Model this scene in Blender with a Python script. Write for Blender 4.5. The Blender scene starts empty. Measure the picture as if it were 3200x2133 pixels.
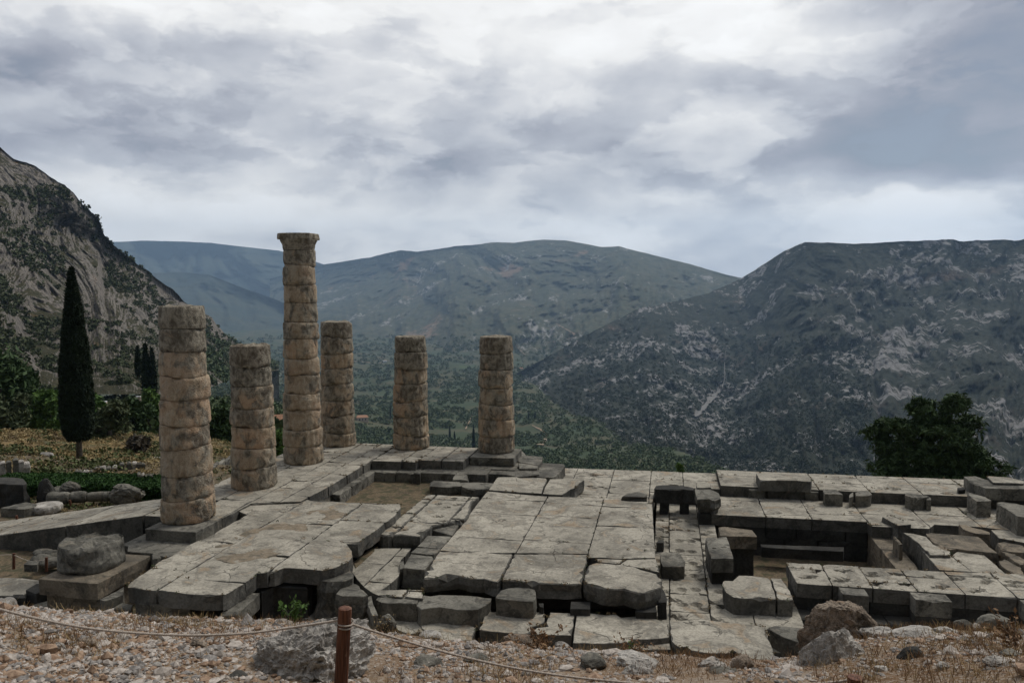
import bpy, bmesh, math, random
import numpy as np
from mathutils import Vector, Matrix
from mathutils.geometry import delaunay_2d_cdt
from mathutils.bvhtree import BVHTree
R = math.radians
random.seed(7)
rng = np.random.default_rng(11)
sc = bpy.context.scene
col = sc.collection

# ------------------------------------------------------------------ camera
CF, PITCH, ROLL, CH = 2449.3, .074, -.003, 8.254
cd = bpy.data.cameras.new('camera'); cam = bpy.data.objects.new('camera', cd); col.objects.link(cam)
cd.sensor_width = 36; cd.lens = CF / 3200 * 36; cd.clip_start = .1; cd.clip_end = 60000
cam.matrix_world = Matrix.Translation((0, 0, CH)) @ Matrix.Rotation(R(90) - PITCH, 4, 'X') @ Matrix.Rotation(ROLL, 4, 'Z')
sc.camera = cam
sc.render.resolution_x, sc.render.resolution_y = 1024, 682

# ------------------------------------------------------------------ light
SUN_AZ, SUN_EL = R(50), R(56)          # azimuth from +Y towards +X
sv = Vector((math.sin(SUN_AZ) * math.cos(SUN_EL), math.cos(SUN_AZ) * math.cos(SUN_EL), math.sin(SUN_EL)))
sl = bpy.data.lights.new('sun', 'SUN'); sl.energy = 1.5; sl.angle = R(16); sl.color = (1, .95, .88)
so = bpy.data.objects.new('sun', sl); col.objects.link(so); so.rotation_euler = (-sv).to_track_quat('-Z', 'Y').to_euler()
sc.view_settings.view_transform = 'Standard'; sc.view_settings.look = 'None'
sc.view_settings.exposure = .38; sc.view_settings.gamma = 1
sc.cycles.use_denoising = True
sc.cycles.max_bounces = 6; sc.cycles.diffuse_bounces = 3; sc.cycles.volume_bounces = 0

class NT:
    """small node-tree writer"""
    def __init__(s, tree): s.t = tree; s.n = tree.nodes; s.l = tree.links
    def new(s, typ, **k):
        n = s.n.new(typ)
        for a, v in k.items(): setattr(n, a, v)
        return n
    def put(s, sock, v):
        if v is None: return
        if hasattr(v, 'is_linked') or hasattr(v, 'links'): s.l.new(v, sock)
        else:
            if sock.type == 'RGBA' and not isinstance(v, (int, float)) and len(v) == 3: v = (*v, 1)
            sock.default_value = v
    def m(s, op, a, b=None, c=None, clamp=False):
        n = s.new('ShaderNodeMath', operation=op, use_clamp=clamp); s.put(n.inputs[0], a); s.put(n.inputs[1], b); s.put(n.inputs[2], c); return n.outputs[0]
    def vm(s, op, a, b=None):
        n = s.new('ShaderNodeVectorMath', operation=op); s.put(n.inputs[0], a); s.put(n.inputs[1], b); return n.outputs[0]
    def noise(s, vec, scale, detail=6, rough=.55, dist=0):
        n = s.new('ShaderNodeTexNoise'); s.put(n.inputs['Vector'], vec); s.put(n.inputs['Scale'], scale); s.put(n.inputs['Detail'], detail)
        s.put(n.inputs['Roughness'], rough); s.put(n.inputs['Distortion'], dist); return n.outputs[0]
    def ramp(s, v, a, b, lo=0., hi=1.):
        n = s.new('ShaderNodeMapRange'); n.interpolation_type = 'SMOOTHSTEP'
        s.put(n.inputs[0], v); s.put(n.inputs[1], a); s.put(n.inputs[2], b); s.put(n.inputs[3], lo); s.put(n.inputs[4], hi); return n.outputs[0]
    def mix(s, f, a, b):
        n = s.new('ShaderNodeMix', data_type='RGBA'); s.put(n.inputs[0], f); s.put(n.inputs[6], a); s.put(n.inputs[7], b); return n.outputs[2]
    def scale(s, vec, v3):
        return s.vm('MULTIPLY', vec, v3)

w = bpy.data.worlds.new('World'); sc.world = w; w.use_nodes = True
k = NT(w.node_tree); k.n.clear()
tc = k.new('ShaderNodeTexCoord').outputs['Generated']
sep = k.new('ShaderNodeSeparateXYZ'); k.put(sep.inputs[0], tc)
dx, dy, dz = sep.outputs
sky = k.new('ShaderNodeTexSky', sky_type='NISHITA', sun_disc=False, sun_elevation=SUN_EL, sun_rotation=SUN_AZ)
zz = k.m('ADD', k.m('MAXIMUM', dz, 0.), .16)
comb = k.new('ShaderNodeCombineXYZ'); k.put(comb.inputs[0], k.m('DIVIDE', dx, zz)); k.put(comb.inputs[1], k.m('DIVIDE', dy, zz)); comb.inputs[2].default_value = 3.1
pl = comb.outputs[0]
warp = k.new('ShaderNodeTexNoise'); k.put(warp.inputs['Vector'], k.scale(tc, (1., 1., 2.))); warp.inputs['Scale'].default_value = 4; warp.inputs['Detail'].default_value = 8; warp.inputs['Roughness'].default_value = .6
wv = k.scale(k.vm('SUBTRACT', warp.outputs['Color'], (.5, .5, .5)), (.11, .11, .06))
wd = k.vm('ADD', tc, wv)
sw = k.new('ShaderNodeSeparateXYZ'); k.put(sw.inputs[0], wd)
az = k.m('ARCTAN2', sw.outputs[0], sw.outputs[1]); el = k.m('ARCSINE', k.m('MINIMUM', sw.outputs[2], 1.))
def blob(a0, e0, ra, re, amt, tilt=0.):
    u = k.m('DIVIDE', k.m('SUBTRACT', az, R(a0)), R(ra))
    v = k.m('DIVIDE', k.m('SUBTRACT', k.m('SUBTRACT', el, R(e0)), k.m('MULTIPLY', k.m('SUBTRACT', az, R(a0)), tilt)), R(re))
    d = k.m('ADD', k.m('MULTIPLY', u, u), k.m('MULTIPLY', v, v))
    return k.m('MULTIPLY', k.m('POWER', 2.718, k.m('MULTIPLY', d, -1.)), amt)
def relief(sc_, off, lift, det, rough):
    q = k.vm('ADD', k.scale(wd, sc_), off)
    return k.m('SUBTRACT', k.noise(q, 1., det, rough), k.noise(k.vm('ADD', q, lift), 1., det, rough))
big = k.noise(k.scale(tc, (2.6, 2.6, 6.)), 1.0, 7, .52, 0.)
lay = k.noise(k.vm('ADD', k.scale(wd, (3.6, 3.6, 10.)), (1.3, 7.7, 2.)), 1.0, 9, .55, .0)
lay2 = k.noise(k.vm('ADD', k.scale(wd, (7., 7., 17.)), (5.3, 2.7, 4.)), 1.0, 8, .55, .0)
edge_ = k.m('ADD', k.m('MULTIPLY', k.ramp(lay, .475, .53), .125), k.m('MULTIPLY', k.ramp(lay2, .50, .55), .07))
r1 = relief((4.2, 4.2, 8.5), (.4, .9, .2), (.10, -.02, -.34), 6, .46); r2 = relief((11., 11., 22.), (2.4, .3, .7), (.10, 0., -.30), 5, .48)
bright = k.m('ADD', k.m('MULTIPLY', big, 1.1), edge_)
bright = k.m('ADD', bright, k.m('MULTIPLY', r1, .85))
bright = k.m('ADD', bright, k.m('MULTIPLY', r2, .32))
bright = k.m('ADD', bright, -.01)
for b in [(15.5, 19.5, 5.5, 5, .30), (3, 18, 12, 5, .16), (-18, 22, 12, 4, .12), (29, 16, 9, 6, -.36), (36, 20, 8, 7, -.16), (25, 8.4, 10, 2.2, -.26, -.05),
          (-34, 12.5, 5, 3.5, -.22), (-24, 19, 10, 4, .20), (-12, 10, 9, 3, -.05), (-21, 8.8, 9, 2.0, -.12), (14, 12, 8, 2.2, -.08), (.5, 6.8, 3.6, 1.6, .16), (24, 4.8, 10, .9, .24), (13, 6.1, 9, .8, .14), (-9, 5.4, 6, 1.6, .17), (-19.5, 3.5, 8.5, .9, -.26, -.06),
          (-9, 9, 6, 2.0, -.08), (-27, 6.2, 3, 1.4, .12), (-10.5, 2.6, 4, 1.0, .14), (0, 3., 32, 2.6, .17), (2, 11, 14, 3, -.10),
          (20, 66, 50, 26, .55), (180, 30, 95, 46, -.80), (-180, 30, 95, 46, -.80)]:  # unseen sky: bright overhead, dark behind the viewer, added to darken viewer-facing stone
    bright = k.m('ADD', bright, blob(*b))
glow = k.new('ShaderNodeVectorMath', operation='DOT_PRODUCT'); k.put(glow.inputs[0], tc); glow.inputs[1].default_value = sv
bright = k.m('ADD', bright, k.m('MULTIPLY', k.m('POWER', k.m('MAXIMUM', glow.outputs['Value'], 0.), 4.), .18))
cr = k.new('ShaderNodeValToRGB'); k.put(cr.inputs[0], bright)
els = cr.color_ramp.elements
els[0].position = .14; els[0].color = (.22, .222, .25, 1)
els[1].position = 1.0; els[1].color = (.99, .985, .97, 1)
for p_, c_ in ((.32, (.36, .365, .41)), (.48, (.51, .52, .555)), (.63, (.69, .69, .70)), (.80, (.89, .88, .86))):
    e_ = els.new(p_); e_.color = (*c_, 1)
cover = k.ramp(bright, .05, .35, .75, .97)
skyc = k.scale(sky.outputs[0], (.10, .10, .10))
bg = k.new('ShaderNodeBackground'); k.put(bg.inputs[0], k.mix(cover, skyc, cr.outputs[0])); bg.inputs[1].default_value = .86
wo = k.new('ShaderNodeOutputWorld'); k.l.new(bg.outputs[0], wo.inputs[0])
# the Nishita light enters at strength 0.10; the clouds carry their own radiance

# ------------------------------------------------------------------ surveying helpers
TO = Vector((-8.98, 39.963)); TH = -1.766
TD = Vector((math.cos(TH), math.sin(TH))); TE = Vector((-math.sin(TH), math.cos(TH)))     # temple axes: TE along s, TD along t
ZO = {0: (0, 0, .735), 1: (0, 1400, 2.1388), 2: (700, 1350, 2.1388), 3: (1400, 1400, 2.1388), 4: (2000, 1400, 2.1388), 5: (2500, 1400, 2.1388), 6: (950, 900, 2.24),
      7: (450, 700, 1.568), 8: (0, 1850, 2.139), 9: (1000, 1850, 2.139), 10: (2100, 1850, 2.139), 11: (0, 1100, 2.6127), 12: (1500, 700, 1.845)}
def ray(q, x, y):
    a, b, s = ZO[q]; u, v = a + x / s - 1600, b + y / s - 1066.5
    cr_, sr_ = math.cos(ROLL), math.sin(ROLL)
    X = (u * cr_ + v * sr_) / CF; Y = (-u * sr_ + v * cr_) / CF
    c, s_ = math.cos(PITCH), math.sin(PITCH)
    return Vector((X, c - Y * s_, -s_ - Y * c))
def P(q, x, y, z):                      # survey point on the level z
    r = ray(q, x, y); t = (z - CH) / r.z; return Vector((r.x * t, r.y * t, z))
def Q(q, x, y, dist):                   # survey point at a horizontal distance
    r = ray(q, x, y); h = math.hypot(r.x, r.y); return Vector((r.x / h * dist, r.y / h * dist, CH + r.z / h * dist))
def W(s, t, z=0.):                      # temple axes to world
    v = TO + TE * s + TD * t; return Vector((v.x, v.y, z))

def _hash(ix, iy, iz, seed):
    n = (ix * 374761393 + iy * 668265263 + iz * 1274126177 + seed * 974711) & 0xffffffff
    n = ((n ^ (n >> 13)) * 1103515245) & 0xffffffff
    n = ((n ^ (n >> 16)) * 2654435761) & 0xffffffff
    return ((n >> 8) & 0xffff) / 65535.
def vnoise(p, seed=0):
    p = np.asarray(p, float); i = np.floor(p).astype(np.int64); f = p - i; f = f * f * (3 - 2 * f)
    o = 0
    for a in (0, 1):
        for b in (0, 1):
            for c in (0, 1):
                wgt = (f[..., 0] if a else 1 - f[..., 0]) * (f[..., 1] if b else 1 - f[..., 1]) * (f[..., 2] if c else 1 - f[..., 2])
                o = o + wgt * _hash(i[..., 0] + a, i[..., 1] + b, i[..., 2] + c, seed)
    return o * 2 - 1
def fbm(p, oct=4, seed=0, ridged=False, gain=.5):
    p = np.asarray(p, float); a = 1.; o = 0; n = 0
    for j in range(oct):
        v = vnoise(p * 2 ** j + j * 17.3, seed + j)
        o = o + a * ((1 - 2 * np.abs(v)) if ridged else v); n += a; a *= gain
    return o / n

# ------------------------------------------------------------------ object helpers
def link(o, parent=None, loc=None):
    col.objects.link(o)
    if parent is not None:
        o.parent = parent
    return o
def tag(o, label=None, cat=None, group=None, kind=None):
    if label: o['label'] = label
    if cat: o['category'] = cat
    if group: o['group'] = group
    if kind: o['kind'] = kind
    return o
def empty(name, loc, label, cat, group=None):
    o = bpy.data.objects.new(name, None); o.empty_display_size = .2; o.location = loc; col.objects.link(o)
    return tag(o, label, cat, group)
def mesh_obj(name, V, F, mat, parent=None, smooth=False, base=None, color=None):
    V = np.asarray(V, float)
    if base is None: base = Vector((V[:, 0].mean(), V[:, 1].mean(), V[:, 2].min()))
    me = bpy.data.meshes.new(name)
    me.from_pydata((V - np.array(base)).tolist(), [], F if isinstance(F, list) else F.tolist()); me.update()
    if smooth: me.polygons.foreach_set('use_smooth', [True] * len(me.polygons))
    for m_ in (mat if isinstance(mat, (list, tuple)) else [mat]): me.materials.append(m_)
    o = bpy.data.objects.new(name, me)
    o.location = Vector(base) - (parent.location if parent else Vector())
    if color: o.color = color
    link(o, parent); return o

def build_prism(poly, zt, zb, res=.16, und=.012, cham=.014, rough=.02, pits=(), seed=0, batter=0., notch=1.):
    """weathered block: outline poly (world xy), zt = top level or function of xy, zb = bottom"""
    zf = zt if callable(zt) else (lambda x, y: zt)
    pts = [Vector((p[0], p[1])) for p in poly]
    area = sum(pts[i].x * pts[(i + 1) % len(pts)].y - pts[(i + 1) % len(pts)].x * pts[i].y for i in range(len(pts)))
    if area < 0: pts.reverse()
    B = []
    for i in range(len(pts)):
        a, b = pts[i], pts[(i + 1) % len(pts)]; L = (b - a).length
        n = max(1, int(L / max(res, .05)))
        for j in range(n): B.append((a + (b - a) * (j / n), j == 0))
    n = len(B)
    nor = []
    for i in range(n):
        d = B[(i + 1) % n][0] - B[i - 1][0]; L = d.length or 1.; nor.append(Vector((d.y / L, -d.x / L)))
    seedv = seed * 3.7
    P3 = np.array([[b.x * 2.2, b.y * 2.2, seedv] for b, _ in B])
    nz = fbm(P3, 3, 5); nz2 = vnoise(P3 * 3.1, 9)
    O = []; I = []; C = []
    for i in range(n):
        b, corner = B[i]; w_ = rough * (nz[i] * 1.4 + .75 * nz2[i])
        o = b - nor[i] * max(0, w_ + (.02 if corner else 0)) * (1 if not corner else 1)
        chip = cham * (1 + 1.2 * max(0, nz2[i])) * (4. * notch if nz[i] > .40 else 1) * (1.3 if corner else 1)
        O.append(o); I.append(b - nor[i] * (chip + max(0, w_))); C.append(chip * .75)
    O = np.array([[o.x, o.y] for o in O]); I = np.array([[o.x, o.y] for o in I])
    lo, hi = I.min(0), I.max(0)
    interior = []
    xs = np.arange(lo[0] + res * .6, hi[0], res); ys = np.arange(lo[1] + res * .6, hi[1], res)
    if len(xs) and len(ys):
        gx, gy = np.meshgrid(xs, ys); G = np.stack([gx.ravel(), gy.ravel()], 1)
        G += (np.random.default_rng(seed).random(G.shape) - .5) * res * .5
        # inside and clear of the border
        inside = np.zeros(len(G), bool); mind = np.full(len(G), 9.)
        for i in range(n):
            a, b = I[i], I[(i + 1) % n]
            c1 = (a[1] > G[:, 1]) != (b[1] > G[:, 1])
            xx = (b[0] - a[0]) * (G[:, 1] - a[1]) / ((b[1] - a[1]) or 1e-9) + a[0]
            inside ^= c1 & (G[:, 0] < xx)
            ab = b - a; tt = np.clip(((G - a) @ ab) / (ab @ ab + 1e-12), 0, 1); mind = np.minimum(mind, np.hypot(*(G - a - tt[:, None] * ab).T))
        interior = G[inside & (mind > res * .35)].tolist()
    pin = []
    for (px_, py_, rx, ry, ang, dp) in pits:
        ca, sa = math.cos(ang), math.sin(ang)
        for rr_, nn in ((.0, 1), (.55, 6), (1., 8), (1.25, 9)):
            for q_ in range(nn):
                th_ = 6.283 * q_ / nn; u_, v_ = rx * rr_ * math.cos(th_), ry * rr_ * math.sin(th_)
                pin.append([px_ + ca * u_ - sa * v_, py_ + sa * u_ + ca * v_])
    allp = [Vector(p) for p in I.tolist()] + [Vector(p) for p in interior] + [Vector(p) for p in pin]
    try:
        vo, _, fo, ov, _, _ = delaunay_2d_cdt(allp, [(i, (i + 1) % n) for i in range(n)], [], 1, 1e-4)
    except Exception:
        vo, fo, ov = allp[:n], [list(range(n))], [[i] for i in range(n)]
    m = {}
    for oi, origs in enumerate(ov):
        for g in origs: m[g] = oi
    T = np.array([[v.x, v.y, zf(v.x, v.y)] for v in vo])
    T[:, 2] += und * fbm(np.c_[T[:, :2] * 1.7, np.full(len(T), seedv)], 3, 3)
    for (px_, py_, rx, ry, ang, dp) in pits:
        ca, sa = math.cos(ang), math.sin(ang); d0, d1 = T[:, 0] - px_, T[:, 1] - py_
        u_ = (ca * d0 + sa * d1) / rx; v_ = (-sa * d0 + ca * d1) / ry; q_ = np.hypot(u_, v_)
        T[:, 2] -= dp * np.clip((1.12 - q_) * 3.2, 0, 1)
    V = T.tolist(); F = [list(f) for f in fo if len(f) > 2]; ntop = len(F)
    b0 = len(V); zo = [zf(*O[i]) - C[i] for i in range(n)]
    for i in range(n): V.append([O[i][0], O[i][1], zo[i]])
    for i in range(n):
        j = (i + 1) % n
        if i in m and j in m: F.append([b0 + i, b0 + j, m[j], m[i]])
    cx, cy = O.mean(0)
    levels = [.5, 1.] if (min(zo) - zb) < .6 else [.25, .5, .75, 1.]
    last = b0
    for li, lv in enumerate(levels):
        s0 = len(V); pr = np.array([[O[i][0] * 2.1, O[i][1] * 2.1, lv * 5 + seedv] for i in range(n)]); nn = fbm(pr, 2, 12)
        for i in range(n):
            off = rough * 1.7 * nn[i] - batter * lv
            V.append([O[i][0] + nor[i].x * off, O[i][1] + nor[i].y * off, zo[i] + (zb - zo[i]) * lv])
        for i in range(n):
            j = (i + 1) % n; F.append([s0 + i, s0 + j, last + j, last + i])
        last = s0
    F.append([last + i for i in range(n)][::-1])
    build_prism.top = ntop
    return V, F
_cnt = [0]; JOINTS = []
def prism(name, poly, zt, zb, mat, parent=None, color=None, label=None, cat=None, group=None, **kw):
    _cnt[0] += 1
    V, F = build_prism(poly, zt, zb, seed=_cnt[0], **kw)
    if mat is M.get('pave'):
        for q_ in range(len(poly)):
            a_, b_ = poly[q_], poly[(q_ + 1) % len(poly)]
            for f_ in np.arange(.1, 1, .25): x_, y_ = a_[0] + (b_[0] - a_[0]) * f_, a_[1] + (b_[1] - a_[1]) * f_; JOINTS.append((x_, y_, zt(x_, y_) if callable(zt) else zt))
    pv = mat is M.get('pave') or mat is M.get('paveshade')
    o = mesh_obj(name, V, F, [M['pave'], M['paveshade']] if pv else mat, parent, color=color or (random.random(), random.random(), random.random(), 1))
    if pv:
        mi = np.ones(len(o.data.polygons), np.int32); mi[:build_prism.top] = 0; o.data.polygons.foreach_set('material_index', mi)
    if label: tag(o, label, cat, group)
    return o
def rect(s0, s1, t0, t1): return [W(s0, t0), W(s1, t0), W(s1, t1), W(s0, t1)]
def px(q, z, *pts): return [P(q, x, y, z) for x, y in pts]
def clip_poly(subj, cell):
    """Sutherland-Hodgman in temple coordinates; cell is a convex CCW list"""
    out = subj
    for i in range(len(cell)):
        a, b = cell[i], cell[(i + 1) % len(cell)]; inp, out = out, []
        if not inp: break
        def ins(p): return (b[0] - a[0]) * (p[1] - a[1]) - (b[1] - a[1]) * (p[0] - a[0]) >= 0
        def cut(p, q):
            d1 = (b[0] - a[0]) * (p[1] - a[1]) - (b[1] - a[1]) * (p[0] - a[0]); d2 = (b[0] - a[0]) * (q[1] - a[1]) - (b[1] - a[1]) * (q[0] - a[0])
            t = d1 / (d1 - d2 + 1e-12); return (p[0] + (q[0] - p[0]) * t, p[1] + (q[1] - p[1]) * t)
        for j in range(len(inp)):
            p, q_ = inp[j - 1], inp[j]
            if ins(q_):
                if not ins(p): out.append(cut(p, q_))
                out.append(q_)
            elif ins(p): out.append(cut(p, q_))
    r = []
    for p in out:
        if not r or math.dist(p, r[-1]) > .02: r.append(p)
    if len(r) > 1 and math.dist(r[0], r[-1]) < .02: r.pop()
    return r
def parea(p): return .5 * sum(p[i][0] * p[(i + 1) % len(p)][1] - p[(i + 1) % len(p)][0] * p[i][1] for i in range(len(p)))
def toT(v): d = Vector((v[0], v[1])) - TO; return (d.dot(TE), d.dot(TD))
def paving(parent, poly_w, zt, zb, mat, srows, avg, gap=.005, jit=.05, name='slab', seed=1, pits=(), **kw):
    """split a paved area into slabs along the temple axes; srows = row lines along s"""
    rr = random.Random(seed); subj = [toT(p) for p in poly_w]
    if parea(subj) < 0: subj.reverse()
    t0, t1 = min(p[1] for p in subj), max(p[1] for p in subj)
    for a, b in zip(srows[:-1], srows[1:]):
        t = t0 - rr.random() * avg
        ja = rr.uniform(-jit, jit)
        while t < t1:
            L = avg * rr.uniform(.65, 1.35); e1 = rr.uniform(-jit, jit)
            cell = [(a + gap, t + ja + gap), (b - gap, t - ja + gap), (b - gap, t + L + e1 - gap), (a + gap, t + L - e1 - gap)]
            pc = clip_poly(subj, cell); ja = -e1 if False else ja
            if len(pc) > 2 and abs(parea(pc)) > .03:
                wp = [W(*p) for p in pc]; dz_ = rr.uniform(-.006, .006)
                pp = [q for q in pits if clip_in((q[0], q[1]), wp)]
                f = (lambda x, y, d=dz_: zt(x, y) + d) if callable(zt) else zt + dz_
                prism(name, wp, f, zb, mat, parent, pits=pp, **{'cham': .011, 'rough': .012, **kw})
            t += L; 
def clip_in(p, poly):
    c = False
    for i in range(len(poly)):
        a, b = poly[i - 1], poly[i]
        if (a[1] > p[1]) != (b[1] > p[1]) and p[0] < (b[0] - a[0]) * (p[1] - a[1]) / (b[1] - a[1] + 1e-12) + a[0]: c = not c
    return c
def coursed(parent, s0, s1, t0, t1, zt, zb, mat, h=.44, L=1.4, seed=0, name='block', top=True, axis='s', **kw):
    """wall of coursed blocks; the top course may be left out"""
    rr = random.Random(seed); z = zt; c = 0
    while z > zb + .05:
        z2 = max(zb, z - h)
        if zb + .12 > z2: z2 = zb
        if top or c:
            a = (s0 if axis == 's' else t0) ; e = (s1 if axis == 's' else t1); first = True
            while a < e - .05:
                b = a + L * rr.uniform(.75, 1.3) * (.5 if first and c % 2 else 1); first = False
                if e - b < .4: b = e
                i_ = rr.uniform(0, .012)
                pr = rect(a + .006, b - .006, t0 + i_, t1 - i_) if axis == 's' else rect(s0 + i_, s1 - i_, a + .006, b - .006)
                prism(name, pr, z - .004, z2 + .004, mat, parent, **kw); a = b
        z = z2; c += 1

# ------------------------------------------------------------------ materials
def mat_new(name):
    m_ = bpy.data.materials.new(name); m_.use_nodes = True; t = NT(m_.node_tree)
    b = t.n['Principled BSDF']; b.inputs['Roughness'].default_value = .95; b.inputs['Specular IOR Level'].default_value = .15
    return m_, t, b
def geo(t): return t.new('ShaderNodeNewGeometry').outputs['Position']
def bump(t, b, h, strength=.5, dist=.05):
    n = t.new('ShaderNodeBump'); n.inputs['Strength'].default_value = strength; n.inputs['Distance'].default_value = dist
    t.put(n.inputs['Height'], h); t.l.new(n.outputs[0], b.inputs['Normal'])
def stone(name, light, dark, stain, warm=None, warm_amt=.5, sc1=1., lichen=.35, pale=.4, cracks=True, lay=False):
    m_, t, b = mat_new(name); g = geo(t)
    rnd = t.new('ShaderNodeObjectInfo').outputs['Random']
    n1 = t.noise(g, .55 * sc1, 5, .6); n2 = t.noise(g, 2.6 * sc1, 8, .65, .4); n3 = t.noise(g, 14 * sc1, 5, .6); n4 = t.noise(g, .95 * sc1, 7, .62, .8); n6 = t.noise(g, 60 * sc1, 4, .6)
    c = t.mix(t.ramp(n1, .35, .68), dark, light)
    c = t.mix(t.m('MULTIPLY', rnd, .38), c, tuple(x * .72 for x in light))
    ring = t.ramp(t.m('ABSOLUTE', t.m('SUBTRACT', n4, .56)), .0, .055, 1, 0)
    if warm: c = t.mix(t.ramp(n4, .56, .66, 0, warm_amt), c, warm)
    c = t.mix(t.m('MULTIPLY', ring, lichen * .9), c, stain)
    c = t.mix(t.m('MULTIPLY', t.ramp(n2, .50, .70), lichen * 1.3, clamp=True), c, stain)
    n7 = t.noise(t.vm('ADD', g, (31., 7., 3.)), .42 * sc1, 6, .62, .7)
    c = t.mix(t.ramp(n7, .50, .66, 0, lichen * 1.05), c, tuple(x * 1.5 for x in stain))
    n5 = t.noise(g, 5.5 * sc1, 6, .7, .2)
    c = t.mix(t.m('MULTIPLY', t.ramp(n5, .58, .70), pale), c, tuple(min(1, x * 1.45) for x in light))
    c = t.mix(t.m('MULTIPLY', t.ramp(n3, .42, .62), .30), c, stain)
    c = t.mix(t.m('MULTIPLY', t.ramp(n6, .52, .68), .22), c, stain)
    b_in = c
    h = t.m('ADD', t.m('ADD', t.m('MULTIPLY', n3, .5), n2), t.m('MULTIPLY', n6, .12))
    if cracks:
        v = t.new('ShaderNodeTexVoronoi', feature='DISTANCE_TO_EDGE'); v.inputs['Scale'].default_value = .55 * sc1
        wn = t.new('ShaderNodeTexNoise'); t.put(wn.inputs['Vector'], g); wn.inputs['Scale'].default_value = 1.3; wn.inputs['Detail'].default_value = 7
        t.put(v.inputs['Vector'], t.vm('ADD', t.scale(g, (1, 1, 1)), t.scale(wn.outputs['Color'], (1.3, 1.3, 1.3))))
        crk = t.m('MULTIPLY', t.ramp(v.outputs['Distance'], .0, .012, 1, 0), t.ramp(n1, .50, .58))
        b_in = t.mix(t.m('MULTIPLY', crk, .7), c, tuple(x * .5 for x in stain)); h = t.m('SUBTRACT', h, t.m('MULTIPLY', crk, 1.2))
    t.put(b.inputs['Base Color'], b_in); bump(t, b, h, .8, .04)
    return m_
M = {}
M['pave'] = stone('limestone_paving', (.46, .425, .35), (.30, .278, .228), (.072, .067, .056), (.27, .195, .12), .7, lichen=.46)
M['paveshade'] = stone('shaded_slab_side', (.20, .19, .165), (.095, .092, .08), (.030, .029, .026), (.17, .13, .09), .3, lichen=.5, cracks=False)  # slab sides: shade painted in, darker stone than the tops
M['block'] = stone('limestone_block', (.26, .245, .205), (.115, .110, .093), (.030, .029, .026), (.18, .14, .095), .3, lichen=.62, cracks=False)
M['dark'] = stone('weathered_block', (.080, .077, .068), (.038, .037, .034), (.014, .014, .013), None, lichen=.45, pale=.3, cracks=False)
M['brown'] = stone('conglomerate_block', (.27, .225, .165), (.15, .128, .098), (.045, .042, .035), (.23, .165, .105), .45, lichen=.6, cracks=False)
M['rock'] = stone('grey_rock', (.60, .565, .51), (.34, .315, .28), (.060, .055, .048), (.34, .25, .17), .35, sc1=4, lichen=.42, pale=.6, cracks=False)
M['rockbrown'] = stone('brown_rock', (.38, .31, .24), (.20, .155, .115), (.035, .03, .025), (.24, .15, .09), .5, sc1=5, lichen=.55, pale=.7, cracks=False)

def drum_mat():
    m_, t, b = mat_new('column_stone'); g = geo(t); oi = t.new('ShaderNodeObjectInfo')
    cs = t.new('ShaderNodeSeparateColor'); t.put(cs.inputs[0], oi.outputs['Color']); grey = cs.outputs[0]
    gs = t.scale(g, (1, 1, .75))
    n1 = t.noise(gs, 1.5, 7, .62, .5); n2 = t.noise(gs, 4.2, 8, .68, .5); n3 = t.noise(g, 22, 5, .65); n4 = t.noise(gs, .8, 4, .5)
    st = t.noise(t.scale(g, (9, 9, .9)), 1, 4, .6)
    c = t.mix(t.ramp(n2, .3, .7), (.40, .285, .18), (.62, .505, .365))
    c = t.mix(t.ramp(n4, .47, .66, 0, .5), c, (.55, .345, .215))
    c = t.mix(t.ramp(st, .50, .70, 0, .45), c, (.17, .13, .095))
    c = t.mix(t.m('MULTIPLY', cs.outputs[1], .6), c, t.mix(t.ramp(n2, .3, .7), (.24, .205, .15), (.46, .40, .31)))
    gm = t.ramp(t.m('ADD', n1, t.m('MULTIPLY', grey, .42)), .49, .60)
    gm = t.m('MAXIMUM', gm, t.m('MULTIPLY', t.ramp(n2, .55, .68), .75))
    gc = t.mix(t.ramp(n2, .38, .62), (.085, .082, .068), (.34, .315, .255))
    c = t.mix(t.m('MULTIPLY', gm, .80), c, gc)
    c = t.mix(t.ramp(n3, .52, .70, 0, .50), c, (.075, .06, .045))
    t.put(b.inputs['Base Color'], c)
    v = t.new('ShaderNodeTexVoronoi'); v.inputs['Scale'].default_value = 13; t.put(v.inputs['Vector'], g)
    h = t.m('ADD', t.m('ADD', n2, t.m('MULTIPLY', n3, .6)), t.m('MULTIPLY', t.ramp(v.outputs['Distance'], .0, .35), .4))
    bump(t, b, h, 1., .11); return m_
M['drum'] = drum_mat()

def ground_mat(name, cols, scales, bs=.6, bd=.05, extra=None):
    m_, t, b = mat_new(name); g = geo(t)
    c = cols[0]; h = None
    for i, (cc, s_) in enumerate(zip(cols[1:], scales)):
        n = t.noise(g, s_, 7, .62, .4); c = t.mix(t.ramp(n, .46, .62), c, cc); h = n if h is None else t.m('ADD', h, n)
    if extra: c = extra(t, g, c)
    t.put(b.inputs['Base Color'], c); bump(t, b, h, bs, bd); return m_
M['dirt'] = ground_mat('bare_dirt', [(.125, .095, .06), (.08, .062, .042), (.16, .125, .08), (.065, .062, .036)], [1.2, 9, 3.1], .7, .04)
M['worn'] = ground_mat('earth_film', [(.21, .17, .12), (.15, .125, .09), (.25, .21, .16), (.12, .105, .08)], [1.2, 9, 3.1], .6, .02)
M['gravel'] = ground_mat('gravelly_soil', [(.20, .135, .08), (.24, .185, .135), (.15, .09, .048), (.30, .25, .20)], [3, 1.1, 28], .9, .03)
M['grass'] = ground_mat('dry_grass_ground', [(.17, .125, .06), (.085, .09, .035), (.21, .155, .08), (.12, .09, .05)], [.25, 1.3, .6], .8, .15)

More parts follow.
